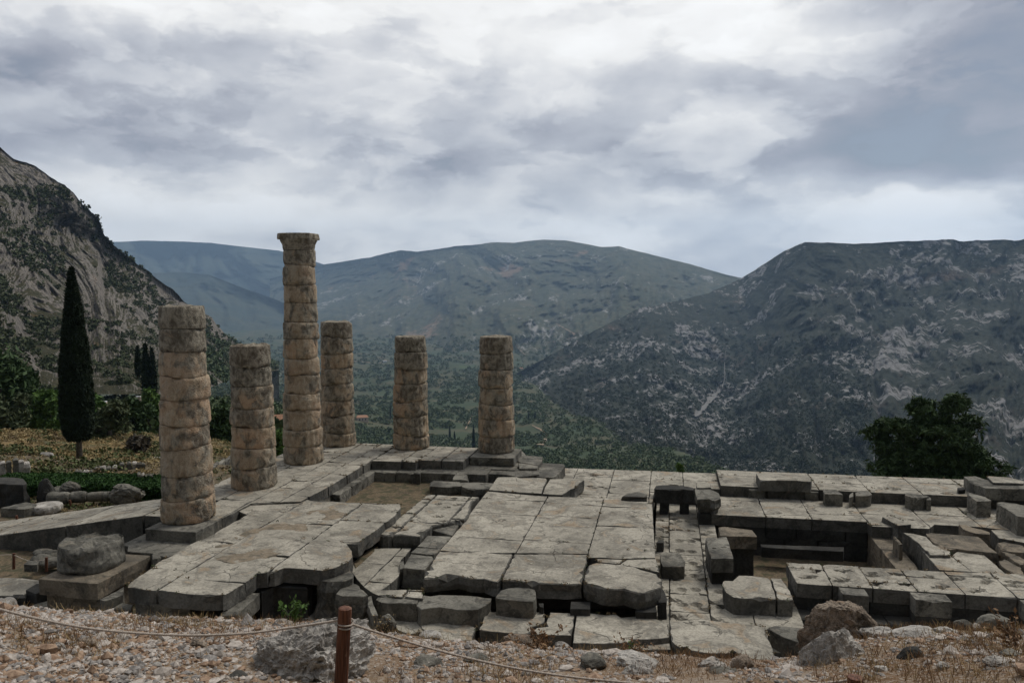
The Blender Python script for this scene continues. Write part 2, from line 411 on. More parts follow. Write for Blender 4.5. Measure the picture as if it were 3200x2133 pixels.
def hill_mat(name, scrub, scrub2, rock, rock2, s_rock, lo, hi, soil=None, soil_s=.002, soil_t=(.62, .72), streak=(1, 1, 1), bs=1., bd=8., slope=False, fine=.12):
    m_, t, b = mat_new(name); g = geo(t); gs = t.scale(g, streak)
    n1 = t.noise(gs, s_rock, 9, .64, .12); n2 = t.noise(gs, s_rock * 4.5, 8, .66, .1); n3 = t.noise(g, fine, 4, .6); nb = t.noise(g, s_rock * .22, 4, .55)
    c = t.mix(t.ramp(n3, .38, .62), scrub, scrub2)
    if soil: c = t.mix(t.ramp(t.noise(t.scale(g, (1, .6, 2.2)), soil_s, 9, .66, .1), soil_t[0], soil_t[1]), c, soil)
    rk = t.mix(t.ramp(n2, .38, .62), rock2, rock)
    msk = t.m('ADD', t.m('ADD', t.m('MULTIPLY', n1, .55), t.m('MULTIPLY', n2, .45)), t.m('MULTIPLY', t.m('SUBTRACT', nb, .5), .55))
    if slope:
        ns = t.new('ShaderNodeSeparateXYZ'); t.put(ns.inputs[0], t.new('ShaderNodeNewGeometry').outputs['True Normal'])
        msk = t.m('ADD', msk, t.m('MULTIPLY', t.m('SUBTRACT', .62, ns.outputs[2]), .42))
    c = t.mix(t.ramp(msk, lo, hi), c, rk)
    t.put(b.inputs['Base Color'], c); bump(t, b, t.m('ADD', t.m('ADD', n1, n2), t.m('MULTIPLY', n3, .25)), bs, bd); return m_

def leaf_mat(name, c1, c2, tr=.25):
    m_, t, b = mat_new(name); g = geo(t)
    n = t.noise(g, 1.3, 4, .6); n2 = t.noise(g, 9, 2, .5)
    c = t.mix(t.ramp(n, .38, .62), c1, c2); c = t.mix(t.ramp(n2, .4, .65, 0, .4), c, tuple(x * 1.6 for x in c2))
    t.put(b.inputs['Base Color'], c); b.inputs['Roughness'].default_value = .7
    return m_
M['cyp'] = leaf_mat('cypress_foliage', (.012, .020, .011), (.020, .032, .015))
M['pine'] = leaf_mat('pine_foliage', (.024, .046, .016), (.048, .080, .028))
M['olive'] = leaf_mat('olive_foliage', (.040, .058, .026), (.080, .096, .046))
M['bright'] = leaf_mat('bright_foliage', (.045, .088, .020), (.085, .145, .034))
M['hedge'] = leaf_mat('hedge_foliage', (.018, .045, .010), (.035, .080, .018))
M['bark'] = ground_mat('bark', [(.10, .085, .07), (.16, .145, .125)], [6], .8, .03)
M['straw'] = leaf_mat('dry_straw', (.24, .165, .07), (.33, .24, .12))
M['redgrass'] = leaf_mat('brown_weeds', (.13, .075, .04), (.20, .12, .06))
def wood():
    m_, t, b = mat_new('stained_wood'); g = geo(t)
    n = t.noise(t.scale(g, (60, 60, 2.2)), 1, 5, .6, .3); n2 = t.noise(g, 14, 4, .6)
    c = t.mix(t.ramp(n, .38, .64), (.060, .026, .016), (.165, .072, .042)); c = t.mix(t.ramp(n2, .6, .75, 0, .5), c, (.26, .16, .11))
    t.put(b.inputs['Base Color'], c); b.inputs['Roughness'].default_value = .6; bump(t, b, n, .6, .006); return m_
M['wood'] = wood()
def ropem():
    m_, t, b = mat_new('rope_fibre'); g = t.new('ShaderNodeTexCoord').outputs['UV']
    wv_ = t.new('ShaderNodeTexWave', wave_type='BANDS', bands_direction='DIAGONAL'); t.put(wv_.inputs['Vector'], g); wv_.inputs['Scale'].default_value = 1.
    c = t.mix(t.ramp(wv_.outputs[1], .2, .8), (.30, .24, .19), (.66, .58, .50)); t.put(b.inputs['Base Color'], c); bump(t, b, wv_.outputs[1], .8, .004); return m_
M['rope'] = ropem()
def plain(name, c, rough=.8):
    m_, t, b = mat_new(name); n = t.noise(geo(t), 2.5, 4, .6); t.put(b.inputs['Base Color'], t.mix(t.ramp(n, .4, .65), c, tuple(x * .7 for x in c))); b.inputs['Roughness'].default_value = rough; return m_
M['wall'] = plain('plaster', (.52, .42, .32)); M['tile'] = plain('roof_tiles', (.38, .21, .13)); M['white'] = plain('white_paint', (.75, .75, .73), .5)
M['track'] = plain('dirt_track', (.30, .225, .15)); M['scree'] = plain('scree_gravel', (.17, .165, .155)); M['metal'] = plain('roof_metal', (.8, .82, .85), .3)
# ------------------------------------------------------------------ terrain
TER = {}
def elev_pt(D, y, r): return Q(0, D, y, r)
def interp(tab, x):
    xs = [q[0] for q in tab]; return [float(np.interp(x, xs, [q[j] for q in tab])) for j in range(1, len(tab[0]))]
def mountain(name, ridge, foot, mat, nu=200, nv=90, amp=0., nscale=.01, pw=1., seed=0, back=.35, crest=3., vert=.35, low=0.):
    us = np.linspace(ridge[0][0], ridge[-1][0], nu)
    V = []
    for u in us:
        ry, rr = interp(ridge, u); fy, fr = interp(foot, u)
        for j in range(nv):
            t = j / (nv - 1); yy = fy + (ry - fy) * t; r = fr + (rr - fr) * t ** pw
            V.append(tuple(elev_pt(u, yy, r)))
        top = V[-1]
        for q_, (dr, dzz) in enumerate(((.10, .18), (.35, .9))):
            f = 1 + back * dr; V.append((top[0] * f, top[1] * f, top[2] - (abs(top[2]) + .05 * rr) * dzz * .6))
    V = np.array(V); n2 = nv + 2
    jj = np.tile(np.minimum(np.arange(n2), nv - 1) / (nv - 1), nu); prof = np.clip((1 - jj) * 5, 0, 1) ** .7 * np.clip(.35 + jj * 3, 0, 1); prof[np.tile(np.arange(n2) >= nv, nu)] = 0
    azv = np.arctan2(V[:, 0], V[:, 1]); Rm = np.mean([q[2] for q in ridge]) * .8; hz = V[:, 2]
    base_ = np.c_[azv * Rm, hz, np.hypot(V[:, 0], V[:, 1]) * .10] * nscale
    wr = np.c_[fbm(base_ * .7 + 5.1, 3, seed + 70), fbm(base_ * .7 + 9.4, 3, seed + 71), 0 * hz]
    pn = (base_ + wr * .9) * np.array([1, vert, 1])
    d = fbm(pn, 6, seed, True, .62) - .25 + .35 * (fbm(pn * 5.3, 4, seed + 3, True, .6) - .2)
    big = fbm(pn * .27, 3, seed + 40, True) - .3
    rh = np.hypot(V[:, 0], V[:, 1]); k_ = 1 + amp * prof * (d + 1.6 * big * (low or 1)) / rh
    V[:, 0] *= k_; V[:, 1] *= k_; V[:, 2] = CH + (V[:, 2] - CH) * k_        # along the line from the hill's centre of view: keeps it a height surface
    V[:, 2] += np.where(jj > .97, crest * fbm(pn * 3, 4, seed + 9), 0)
    F = [[i * n2 + j, (i + 1) * n2 + j, (i + 1) * n2 + j + 1, i * n2 + j + 1] for i in range(nu - 1) for j in range(n2 - 1)]
    o = mesh_obj(name, V, F, mat, smooth=True, base=Vector((0, 0, 0))); tag(o, kind='structure')
    TER[name] = BVHTree.FromPolygons([Vector(v) for v in V], F)
    return o
# valley floor and slopes below the temple
PR_R = [(46, -3), (60, -12), (100, -34), (200, -68), (350, -98), (500, -122), (700, -156), (1000, -193), (1500, -232), (2500, -278), (3500, -305), (6000, -330)]
PR_L = [(34, -1.6), (48, -3.2), (60, -4.5), (76, -5.4), (90, -9), (130, -17), (200, -24), (350, -42), (700, -95), (1200, -175), (2500, -270), (6000, -330)]
def build_valley():
    azs = np.radians(np.linspace(-46, 50, 260)); rs = np.concatenate([np.linspace(34, 110, 36), np.geomspace(113, 6000, 170)])
    A, Rr = np.meshgrid(azs, rs, indexing='ij')
    zr = np.interp(Rr, *zip(*PR_R)); zl = np.interp(Rr, *zip(*PR_L))
    wl = 1 / (1 + np.exp((np.degrees(A) + 13.5) / 1.6))
    Z = zl * wl + zr * (1 - wl)
    X, Y = Rr * np.sin(A), Rr * np.cos(A)
    Pp = np.stack([X, Y, Z * 0], -1)
    Z += fbm(Pp * .004, 5, 3) * np.clip((Rr - 300) / 900, 0, 1) * 26 + fbm(Pp * .03, 4, 8) * np.clip((Rr - 60) / 300, 0, 1) * 3.2
    Z += fbm(Pp * .25, 3, 5) * .22 * np.clip((Rr - 46) / 10, 0, 1)
    # terraces of the grass slope on the left
    wg = wl * np.clip((Rr - 50) / 6, 0, 1) * np.clip((88 - Rr) / 8, 0, 1)
    Z += wg * (1.2 * np.clip((-np.degrees(A) - 24) / 6, -.8, 1.6) + .5 * fbm(Pp * .12, 3, 19))
    Dd = (np.tan(A) * CF + 1600) * .735; Db = np.interp(Rr, [500, 650, 800, 1000, 1350, 1700, 2400, 3500], [1830, 1680, 1585, 1455, 1310, 1250, 1195, 1180])
    sm = np.clip((Dd - Db) / 90, 0, 1); Z -= 170 * sm * sm * (3 - 2 * sm) * np.clip((Rr - 420) / 120, 0, 1)
    V = np.stack([X, Y, Z], -1).reshape(-1, 3); n = len(rs)
    F = [[i * n + j, (i + 1) * n + j, (i + 1) * n + j + 1, i * n + j + 1] for i in range(len(azs) - 1) for j in range(n - 1)]
    def extra(t, g, c):
        s_ = t.new('ShaderNodeSeparateXYZ'); t.put(s_.inputs[0], g)
        far = t.ramp(t.m('MULTIPLY', s_.outputs[1], 1), 110, 260)
        g2 = t.mix(t.ramp(t.noise(g, .012, 6, .6, .5), .42, .62), (.042, .060, .030), (.078, .075, .042))
        g2 = t.mix(t.ramp(t.noise(g, .005, 5, .6, .6), .66, .76), g2, (.060, .090, .036))
        g2 = t.mix(t.ramp(t.noise(g, .035, 5, .6), .64, .72), g2, (.15, .11, .075))
        return t.mix(far, c, g2)
    m_ = ground_mat('valley_ground', [(.14, .10, .048), (.055, .065, .028), (.20, .14, .065), (.075, .06, .032)], [.22, .9, .5], .8, .2, extra)
    o = mesh_obj('valley_ground', V, F, m_, smooth=True, base=Vector((0, 0, 0))); tag(o, kind='structure')
    TER['valley'] = BVHTree.FromPolygons([Vector(v) for v in V], F)
build_valley()
H_R = hill_mat('right_hill', (.016, .023, .015), (.038, .042, .026), (.27, .262, .25), (.12, .115, .108), .021, .525, .60, (.085, .06, .040), .004, (.58, .70), (1.0, .30, .7), 1., 12, fine=.06)
mountain('right_mountain',
    [(1182, 861, 2400), (1330, 778, 2650), (1469, 706, 3000), (1560, 690, 3200), (1630, 672, 3400), (1700, 640, 3500), (1760, 603, 3300), (1800, 576, 3050), (1850, 555, 2900), (1900, 556, 2850), (1960, 560, 2850), (2050, 557, 2800), (2150, 552, 2750), (2350, 551, 2700), (2600, 570, 2600)],
    [(1182, 880, 2200), (1240, 935, 1700), (1290, 975, 1350), (1400, 1000, 1050), (1500, 1050, 900), (1600, 1110, 760), (1700, 1150, 640), (2000, 1190, 560), (2600, 1230, 520)],
    H_R, 420, 240, 210, .0065, 1.12, 3, crest=7, low=.9, vert=.42)
H_C = hill_mat('central_hill', (.050, .060, .034), (.088, .088, .052), (.30, .29, .27), (.15, .145, .135), .0085, .575, .64, (.21, .145, .095), .0013, (.58, .64), (1, .35, .8), 1., 16, fine=.012)
mountain('central_mountain',
    [(620, 640, 9500), (740, 608, 9500), (800, 598, 9000), (850, 590, 8600), (920, 574, 8200), (960, 577, 8000), (1050, 565, 7600), (1130, 556, 7400), (1180, 556, 7300), (1250, 551, 7200), (1300, 553, 7000), (1380, 567, 6600), (1420, 566, 6400), (1480, 580, 6200), (1560, 600, 6000), (1640, 622, 5800), (1700, 637, 5600), (1800, 670, 5500)],
    [(620, 850, 3600), (740, 850, 3500), (850, 860, 3300), (1000, 870, 3000), (1180, 890, 2650), (1330, 850, 3000), (1800, 800, 3800)],
    H_C, 300, 170, 560, .0019, 1.25, 21, crest=12, low=1.4, vert=.5, back=.1)
H_F = hill_mat('far_hill', (.04, .055, .045), (.06, .07, .05), (.30, .29, .28), (.2, .19, .18), .0009, .60, .68, None, streak=(1, .4, 1), bs=.8, bd=30, fine=.004)
mountain('far_mountain', [(120, 575, 10600), (245, 555, 10600), (330, 553, 10600), (430, 555, 10600), (480, 557, 10600), (560, 566, 10600), (640, 575, 10500), (740, 606, 10400), (800, 625, 10400)],
    [(120, 700, 9000), (800, 720, 9000)], H_F, 120, 80, 800, .0010, 1.1, 33, crest=10, back=.06)
mountain('middle_ridge', [(120, 640, 8200), (335, 628, 8200), (420, 624, 8000), (480, 630, 7700), (560, 662, 7300), (640, 690, 7000), (740, 742, 6500)],
    [(120, 800, 4600), (740, 830, 4600)], H_F, 120, 80, 500, .0015, 1.1, 41, crest=8, back=.1)
H_L = hill_mat('cliff_rock', (.034, .040, .018), (.080, .068, .032), (.30, .265, .225), (.105, .097, .088), .085, .41, .51, (.22, .12, .06), .02, (.60, .70), (1.3, 1.3, .28), 1.3, 2.6, slope=True, fine=.5)
mountain('left_cliff', [(-500, 190, 720), (-200, 255, 700), (0, 330, 690), (30, 355, 690), (60, 364, 690), (90, 388, 690), (120, 405, 695), (150, 420, 700), (168, 442, 700), (200, 480, 710), (225, 505, 720), (240, 545, 730), (265, 572, 740), (300, 592, 760), (340, 628, 790), (380, 660, 820), (430, 692, 850), (480, 725, 880), (520, 775, 900), (560, 802, 950), (640, 838, 1100)],
    [(-500, 905, 210), (0, 905, 215), (200, 905, 240), (360, 905, 290), (480, 890, 420), (560, 860, 700), (640, 850, 950)],
    H_L, 520, 340, 40, .028, 1.0, 55, crest=6, vert=.30, low=2.2)
# the hillside above and behind the viewer
def hillside():
    V = []; F = []; nx, ny = 60, 40
    for i in range(nx):
        for j in range(ny):
            x = -260 + 520 * i / (nx - 1); y = -1.0 - 260 * (j / (ny - 1)) ** 1.6
            V.append((x, y, 6.45 + (-y) * .62 + max(0, -y - 25) * .45 + abs(x) * .0))
    V = np.array(V); V[:, 2] += fbm(V * .03, 4, 2) * 5 * np.clip(-V[:, 1] / 20, 0, 1)
    F = [[i * ny + j, i * ny + j + 1, (i + 1) * ny + j + 1, (i + 1) * ny + j] for i in range(nx - 1) for j in range(ny - 1)]
    tag(mesh_obj('hillside', V, F, H_B, smooth=True, base=Vector((0, 0, 0))), kind='structure')
H_B = ground_mat('upper_slope', [(.05, .055, .03), (.08, .075, .045), (.035, .045, .02)], [.1, .4], .8, .3)
hillside()

# ground under and round the temple
def site_ground():
    V = []; ss = np.linspace(-34, 42, 150); ts = np.linspace(-2.2, 26, 70)
    S_, T_ = np.meshgrid(ss, ts, indexing='ij')
    zl, zr = -1.62, -2.95
    wgt = np.clip((S_ - 2) / 1.0, 0, 1); Z = zl + (zr - zl) * wgt
    Z = np.where((S_ < 2) & (T_ > 14), -1.62 - (T_ - 14) * .05, Z)
    Z = np.where(T_ < -1.0, np.minimum(Z, -2.2), Z)
    XY = np.array([[tuple(W(a, b))[:2] for b in ts] for a in ss])
    Z = Z + .08 * fbm(np.concatenate([XY * .9, XY[..., :1] * 0], -1), 4, 2)
    V = np.concatenate([XY, Z[..., None]], -1).reshape(-1, 3); n = len(ts)
    F = [[i * n + j, i * n + j + 1, (i + 1) * n + j + 1, (i + 1) * n + j] for i in range(len(ss) - 1) for j in range(n - 1)]
    o = mesh_obj('site_ground', V, F, M['dirt'], smooth=True, base=Vector((0, 0, 0))); tag(o, kind='structure')
    TER['site'] = BVHTree.FromPolygons([Vector(v) for v in V], F)
site_ground()
E_TAB = [(-400, 1385), (0, 1398), (150, 1408), (300, 1418), (500, 1432), (640, 1428), (800, 1440), (1000, 1472), (1100, 1478), (1300, 1492), (1500, 1500), (1600, 1512), (1780, 1536), (1850, 1520), (1900, 1490), (1960, 1462), (2050, 1452), (2200, 1446), (2352, 1450), (2800, 1440)]
FV, FZ = [], []
def fore_z(D, r):
    """height of the gravelled slope under the viewer at azimuth of D, distance r"""
    (ey,) = interp(E_TAB, D); ze = Q(0, D, ey, 9.5).z; zb = Q(0, D, 1568, 6.3).z
    mid = zb + (ze - zb) * .45
    return float(np.interp(r, [0, 2, 6.3, 7.9, 9.5, 10.2, 12, 15], [6.65, 6.3, zb, mid + .06, ze, ze - .6, ze - 3.0, ze - 6.8]))
def dir_of(D, r): v = Q(0, D, 1000, r); return v.x, v.y
def D_of(x, y):
    X = x / y * 1.0; return (X * CF * (1.085) + 1600) * .735       # close enough for lookups
def foreground():
    Ds = np.linspace(-400, 2760, 420); rs = np.concatenate([np.linspace(.6, 5.6, 12), np.linspace(5.7, 10.2, 110), np.linspace(10.4, 15, 14)])
    V = []
    for D in Ds:
        (ey,) = interp(E_TAB, D); ze = Q(0, D, ey, 9.5).z; zb = Q(0, D, 1568, 6.3).z; mid = zb + (ze - zb) * .45
        zz_ = np.interp(rs, [0, 2, 6.3, 7.9, 9.5, 10.2, 12, 15], [6.65, 6.3, zb, mid + .06, ze, ze - .6, ze - 3.0, ze - 6.8])
        u = Q(0, D, 1000, 1.)
        for r, z in zip(rs, zz_): V.append((u.x * r, u.y * r, z))
    V = np.array(V); n = len(rs)
    V[:, 2] += .07 * fbm(V * 1.6, 4, 7) + .02 * fbm(V * 9, 3, 17)
    F = [[i * n + j, (i + 1) * n + j, (i + 1) * n + j + 1, i * n + j + 1] for i in range(len(Ds) - 1) for j in range(n - 1)]
    o = mesh_obj('gravel_slope', V, F, M['gravel'], smooth=True, base=Vector((0, 0, 0))); tag(o, kind='structure')
    TER['fore'] = BVHTree.FromPolygons([Vector(v) for v in V], F)
foreground()
def drop(x, y, key='fore', top=400):
    h = TER[key].ray_cast(Vector((x, y, top)), Vector((0, 0, -1))); return h[0].z if h[0] else None
def hit(D, y, keys):
    """first terrain point along a line of sight"""
    o = Vector((0, 0, CH)); d = ray(0, D, y).normalized(); best = None
    for k_ in keys:
        h = TER[k_].ray_cast(o, d)
        if h[0] and (best is None or h[3] < best[3]): best = h; hit.key = k_
    return best
# ------------------------------------------------------------------ temple floors and foundations
def pit_at(s, t, a=0., rx=.17, ry=.07, d=.10):
    v = W(s, t); return (v.x, v.y, rx, ry, TH + math.pi / 2 + a, d)
pr_ = random.Random(5)
# stylobate (top step carrying the columns), z = 0
sty = empty('temple_stylobate', W(1, 6, -1.6), 'long cracked stone floor on which the row of standing columns rises', 'temple floor')
east = [W(-1.75, -.45), W(3.05, -.45), W(3.08, 3.3), W(3.1, 8.0), W(2.95, 10.25), W(1.25, 10.9), W(1.23, 13.0), W(-1.75, 13.0)]
paving(sty, east, 0, -.40, M['pave'], [-1.75, -.2, 1.15, 2.2, 3.12], 1.7, jit=.16, seed=3, res=.2, und=.014, rough=.02, cham=.012)
wing = [W(3.07, -.45), W(7.36, -.45), W(7.36, 2.66), W(5.3, 2.75), W(5.2, 3.15), W(3.09, 3.3)]
paving(sty, wing, 0, -.40, M['pave'], [3.08, 4.5, 5.22, 6.3, 7.4], 1.35, jit=.10, seed=8, res=.2, und=.014, rough=.02, cham=.012)
# second step, z = -.38
for a, b in ((3.7, 5.3), (5.33, 6.4), (6.42, 7.75)): prism('step', rect(2.6, 3.44, a, b), -.39, -.86, M['block'], sty, rough=.03)
for a, b, c in ((3.0, 4.4, 3.78), (4.42, 5.15, 3.7), (5.17, 5.45, 3.92), (5.48, 7.2, 3.52), (7.22, 8.6, 3.38)): prism('step', rect(a, b, 2.2, c), -.39, -.88, M['block'], sty, rough=.03)
prism('step', rect(2.5, 3.05, 7.77, 9.9), -.40, -.86, M['block'], sty)
prism('step', rect(7.0, 9.7, -.8, 2.21), -.40, -.88, M['block'], sty)
for z0, inset in ((-.87, .25), (-1.3, .5)):
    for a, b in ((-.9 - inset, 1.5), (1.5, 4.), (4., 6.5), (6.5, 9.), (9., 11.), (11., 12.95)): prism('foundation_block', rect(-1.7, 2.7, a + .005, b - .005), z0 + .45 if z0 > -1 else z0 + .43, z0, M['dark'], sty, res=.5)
prism('plinth', rect(-.72, 1.21, 11.95, 14.36), -.002, -.385, M['block'], sty, rough=.025, label='thick square block under the nearest column')
prism('plinth', rect(7.4, 9.53, -.57, 1.62), .0, -.37, M['block'], sty, rough=.03)
prism('foundation_block', rect(-1.2, 1.7, 13.02, 15.0), -.39, -1.0, M['block'], sty, res=.4)
# loose step stones right of the last column
prism('stone_block', px(6, -.33, (1500, 1175), (1520, 1130), (1560, 1170), (1672, 1178), (1665, 1215), (1640, 1238), (1500, 1215)), -.33, -.78, M['block'], label='broken step stone right behind the plinth of the last column', cat='stone block')
prism('stone_block', px(6, -.36, (1500, 1222), (1640, 1225), (1635, 1262), (1505, 1262)), -.36, -.62, M['block'], label='low flat stone in front of the broken step stone by the last column', cat='stone block')
stepE = empty('stone_step', W(10.5, 2, -1.1), 'long low stone step running right from below the last column', 'stone step')
for q in (px(6, -.45, (1110, 1285), (1290, 1265), (1500, 1270), (1500, 1300), (1390, 1302), (1145, 1292)),
          px(6, -.45, (1395, 1262), (1640, 1262), (1650, 1305), (1500, 1318), (1395, 1302))): prism('step', q, -.45, -.98, M['block'], stepE, rough=.03)
prism('step', px(3, -.5, (615, 100), (640, 98), (772, 104), (782, 118), (735, 178), (700, 196), (560, 185), (600, 150)), -.5, -1.0, M['block'], stepE, rough=.04)
# dirt patch
V_ = px(2, -.83, (900, 300), (1400, 300), (1720, 420), (1250, 640), (1050, 640), (700, 500)); tag(prism('dirt_floor', V_, -.83, -1.1, M['dirt'], res=.25, und=.04), kind='structure')
# ramp
ramp = empty('access_ramp', W(-6, 11.6, -2.2), 'long sloping grey stone ramp descending left from the columns', 'ramp')
rz = lambda x, y: -.0 + min(0, (toT((x, y))[0] + 1.76)) * .178
for a, b in ((-1.8, -5.), (-5.02, -8.6), (-8.62, -12.5)):
    for c, d in ((10.15, 11.62), (11.63, 13.0)): prism('ramp_slab', [W(b, c), W(a, c), W(a, d), W(b, d)], rz, -1.0 + b * .17, M['pave'], ramp, res=.3, rough=.015)
for i in range(7):
    a, b = -1.8 - i * 1.5, -3.29 - i * 1.5
    prism('side_block', [W(b, 12.2), W(a, 12.2), W(a, 12.93 - .02 * (i % 2)), W(b, 12.93 - .02 * (i % 2))], lambda x, y: rz(x, y) - .24, -2.0 - i * .05, M['dark'], ramp, res=.3)
prism('side_block', rect(-1.75, -.75, 12.9, 12.99), -.28, -1.6, M['dark'], ramp)
# big broken pavement left of centre
PZ = -.06
pav = empty('temple_pavement', W(4, 14, -1.9), 'broad cracked stone pavement with brown worn patch, left of centre', 'stone pavement')
pavp = px(2, PZ, (530, 448), (620, 460), (760, 466), (900, 468), (1050, 478), (1178, 476), (1184, 500), (1140, 560), (970, 690), (895, 745), (820, 745), (862, 800), (862, 850), (740, 905), (660, 922), (520, 912), (400, 905), (340, 930), (222, 942), (205, 965), (100, 1030), (0, 1092)) \
     + px(1, PZ, (1500, 975), (1390, 985), (1200, 966), (1000, 948), (850, 930), (852, 905), (940, 845), (1018, 795), (1080, 742), (1115, 730), (1150, 712), (1240, 655), (1330, 612), (1425, 588), (1440, 562), (1530, 515), (1560, 490), (1650, 447)) + px(2, PZ, (150, 552), (85, 520), (240, 440))
paving(pav, pavp, lambda x, y: PZ, -.50, M['pave'], [.5, 3.0, 5.3, 7.7], 2.9, gap=.004, jit=.12, seed=14, res=.17, und=.035, rough=.05, cham=.012,
       pits=[(P(2, 215, 800, PZ).x, P(2, 215, 800, PZ).y, .28, .13, .3, .12)])
prism('foundation_block', px(2, -.52, (560, 480), (1130, 500), (930, 700), (800, 760), (700, 850), (300, 880), (180, 930), (-40, 1060), (-60, 700)), -.515, -1.6, M['dark'], pav, res=.4)
prism('foundation_block', px(2, -.52, (-3, 1190), (160, 1072), (242, 1072), (100, 1205), (60, 1210), (-40, 1210)), -.52, -.98, M['block'], pav)
prism('foundation_block', px(2, -1.0, (-60, 1290), (0, 1210), (145, 1213), (70, 1290)), -1.0, -1.5, M['block'], pav)
prism('foundation_block', px(2, -.6, (225, 1010), (600, 1005), (560, 1040), (330, 1035), (250, 1070)), -.6, -2.6, M['dark'], pav, res=.3)
for q, z_ in (([(60, 700), (180, 650), (330, 612), (560, 605), (565, 640), (545, 715), (380, 712), (230, 700), (90, 720)], PZ), ([(-60, 760), (60, 740), (300, 730), (480, 745), (420, 800), (260, 850), (60, 880), (-80, 850)], PZ), ([(520, 520), (700, 500), (820, 540), (760, 600), (600, 590)], PZ)):
    tag(prism('dirt_patch', px(2, z_, *q), z_ + .001, z_ - .05, M['worn'], res=.12, und=.05, rough=.12, cham=.012), kind='structure')
# blocks before the pavement, left
def blk(q, z, th, pts, label, mat='block', cat='stone block', name='stone_block', group=None, **kw):
    return prism(name, px(q, z, *pts), z, z - th, M[mat], label=label, cat=cat, group=group, **kw)
blk(1, -.45, .5, [(900, 1020), (1000, 952), (1280, 985), (1268, 1012), (1150, 1040), (1000, 1047), (930, 1038)], 'rounded flat slab jutting out below the near edge of the cracked pavement', rough=.05)
blk(1, -.8, .5, [(748, 1070), (815, 1028), (890, 1045), (880, 1085)], 'small dark slab low beside the foot of the drum pedestal')
blk(1, -1.0, .4, [(1225, 1105), (1290, 1075), (1480, 1098), (1400, 1145)], 'low slab in the shade under the pavement corner')
blk(1, -.6, .9, [(660, 1012), (830, 925), (822, 980), (700, 1022)], 'narrow slab between drum pedestal and cracked pavement')
blk(1, -.39, .55, [(850, 690), (862, 622), (930, 590), (1000, 605), (1300, 640), (1240, 690), (1110, 728), (1010, 700)], 'flat stone on the ground between drum pedestal and nearest column', rough=.05)
blk(1, -.38, .5, [(1016, 700), (1060, 668), (1120, 715), (1018, 742)], 'crumbling corner stone beside the pavement notch', rough=.09)
# pedestal with fallen drum
ped = empty('drum_pedestal', P(1, 650, 905, -1.5), 'square conglomerate stone pedestal carrying the fallen column drum', 'pedestal')
pp_ = [W(-.95, 16.15), W(1.23, 16.15), W(1.23, 18.75), W(-.95, 18.75)]
pdp = px(1, -.42, (255, 872), (650, 906), (1010, 716), (640, 690)); prism('cap_block', pdp, -.42, -.90, M['brown'], ped, rough=.03)
prism('base_block', [p + (Vector((pdp[0].x + pdp[2].x, pdp[0].y + pdp[2].y, 0)) / 2 - p) * .13 for p in pdp], -.905, -1.9, M['brown'], ped, rough=.05)
def drum_mesh(r0, r1, z0, z1, seed, erode=.05, flutes=0., lean=(0, 0), top_rough=.0, nth=96, zr=None, bulge=.02, t0=(0, 0), t1=(0, 0)):
    """eroded drum; returns vertices and faces around the axis; t0, t1 tilt the lower and upper joints"""
    rr = np.random.default_rng(seed); H = z1 - z0
    es = rr.uniform(.012, .045, 2)
    prof = [(-.004, .86), (.0, .972), (.010 / H, .989), (.03 / H, .997), (.07 / H, 1.)] + [(q, 1.) for q in np.linspace(.07 / H, 1 - .07 / H, 16)[1:-1]] + [(1 - .07 / H, 1.), (1 - .03 / H, .997), (1 - .012 / H, .988), (1., .97)]
    th = np.linspace(0, 2 * math.pi, nth, endpoint=False); V = []
    for q, m_ in prof:
        r = (r0 + (r1 - r0) * q)
        px_ = np.c_[np.cos(th) * 1.5, np.sin(th) * 1.5, np.full(nth, q * H * 1.6 + seed * 5.1)]
        big_ = fbm(px_, 3, 2); fine = fbm(px_ * 4.5, 4, 5)
        dn = min(q, 1 - q) * H; edge = max(0, 1 - dn / .13); e2 = es[0 if q < .5 else 1]
        wob = .5 + .9 * np.clip(vnoise(np.c_[np.cos(th) * 1.7, np.sin(th) * 1.7, np.full(nth, seed * 1.9 + (5 if q > .5 else 0))], 14) + .35, 0, 1)
        rad = r * m_ - e2 * (edge ** 1.6) * wob - erode * np.clip(big_ + .12, 0, 1) * (1 + .35 * edge) - .024 * fine * (1 + edge)
        chip = np.clip(vnoise(np.c_[np.cos(th) * 2.0, np.sin(th) * 2.0, np.full(nth, seed * 3.3 + (9 if q > .5 else 0))], 4) - .40, 0, 1) * edge * .42
        rad = rad - chip
        if flutes: rad = rad - flutes * (.5 + .5 * np.cos(th * 20)) ** 2 * (fbm(px_ * .6, 2, 31) > -.15)
        z = z0 + q * H + (t0[0] * np.cos(th) + t0[1] * np.sin(th)) * (1 - q) + (t1[0] * np.cos(th) + t1[1] * np.sin(th)) * q
        if q == 1. and top_rough: z = z + top_rough * (fbm(px_ * 1.2, 3, 8) - .3)
        V.append(np.c_[np.cos(th) * rad + lean[0] * q, np.sin(th) * rad + lean[1] * q, z])
    n = len(prof)
    # worn top
    tops = []
    for f in (.85, .65, .45, .2):
        pt = V[-1].copy(); c = pt[:, :2].mean(0); pt[:, :2] = c + (pt[:, :2] - c) * f
        pt[:, 2] = V[-1][:, 2].mean() * (1 - f) + pt[:, 2] * f + (.02 + top_rough * .7) * fbm(np.c_[pt[:, :2] * 4, np.full(nth, seed)], 4, 7) + (.012 if top_rough else -.004); tops.append(pt)
    V += tops; V = np.concatenate(V); n += 4
    F = [[i * nth + j, i * nth + (j + 1) % nth, (i + 1) * nth + (j + 1) % nth, (i + 1) * nth + j] for i in range(n - 1) for j in range(nth)]
    F.append([(n - 1) * nth + j for j in range(nth)]); F.append([j for j in range(nth)][::-1])
    return V, F
dc = P(1, 610, 770, -.42); dcr = P(1, 615, 780, -.42)
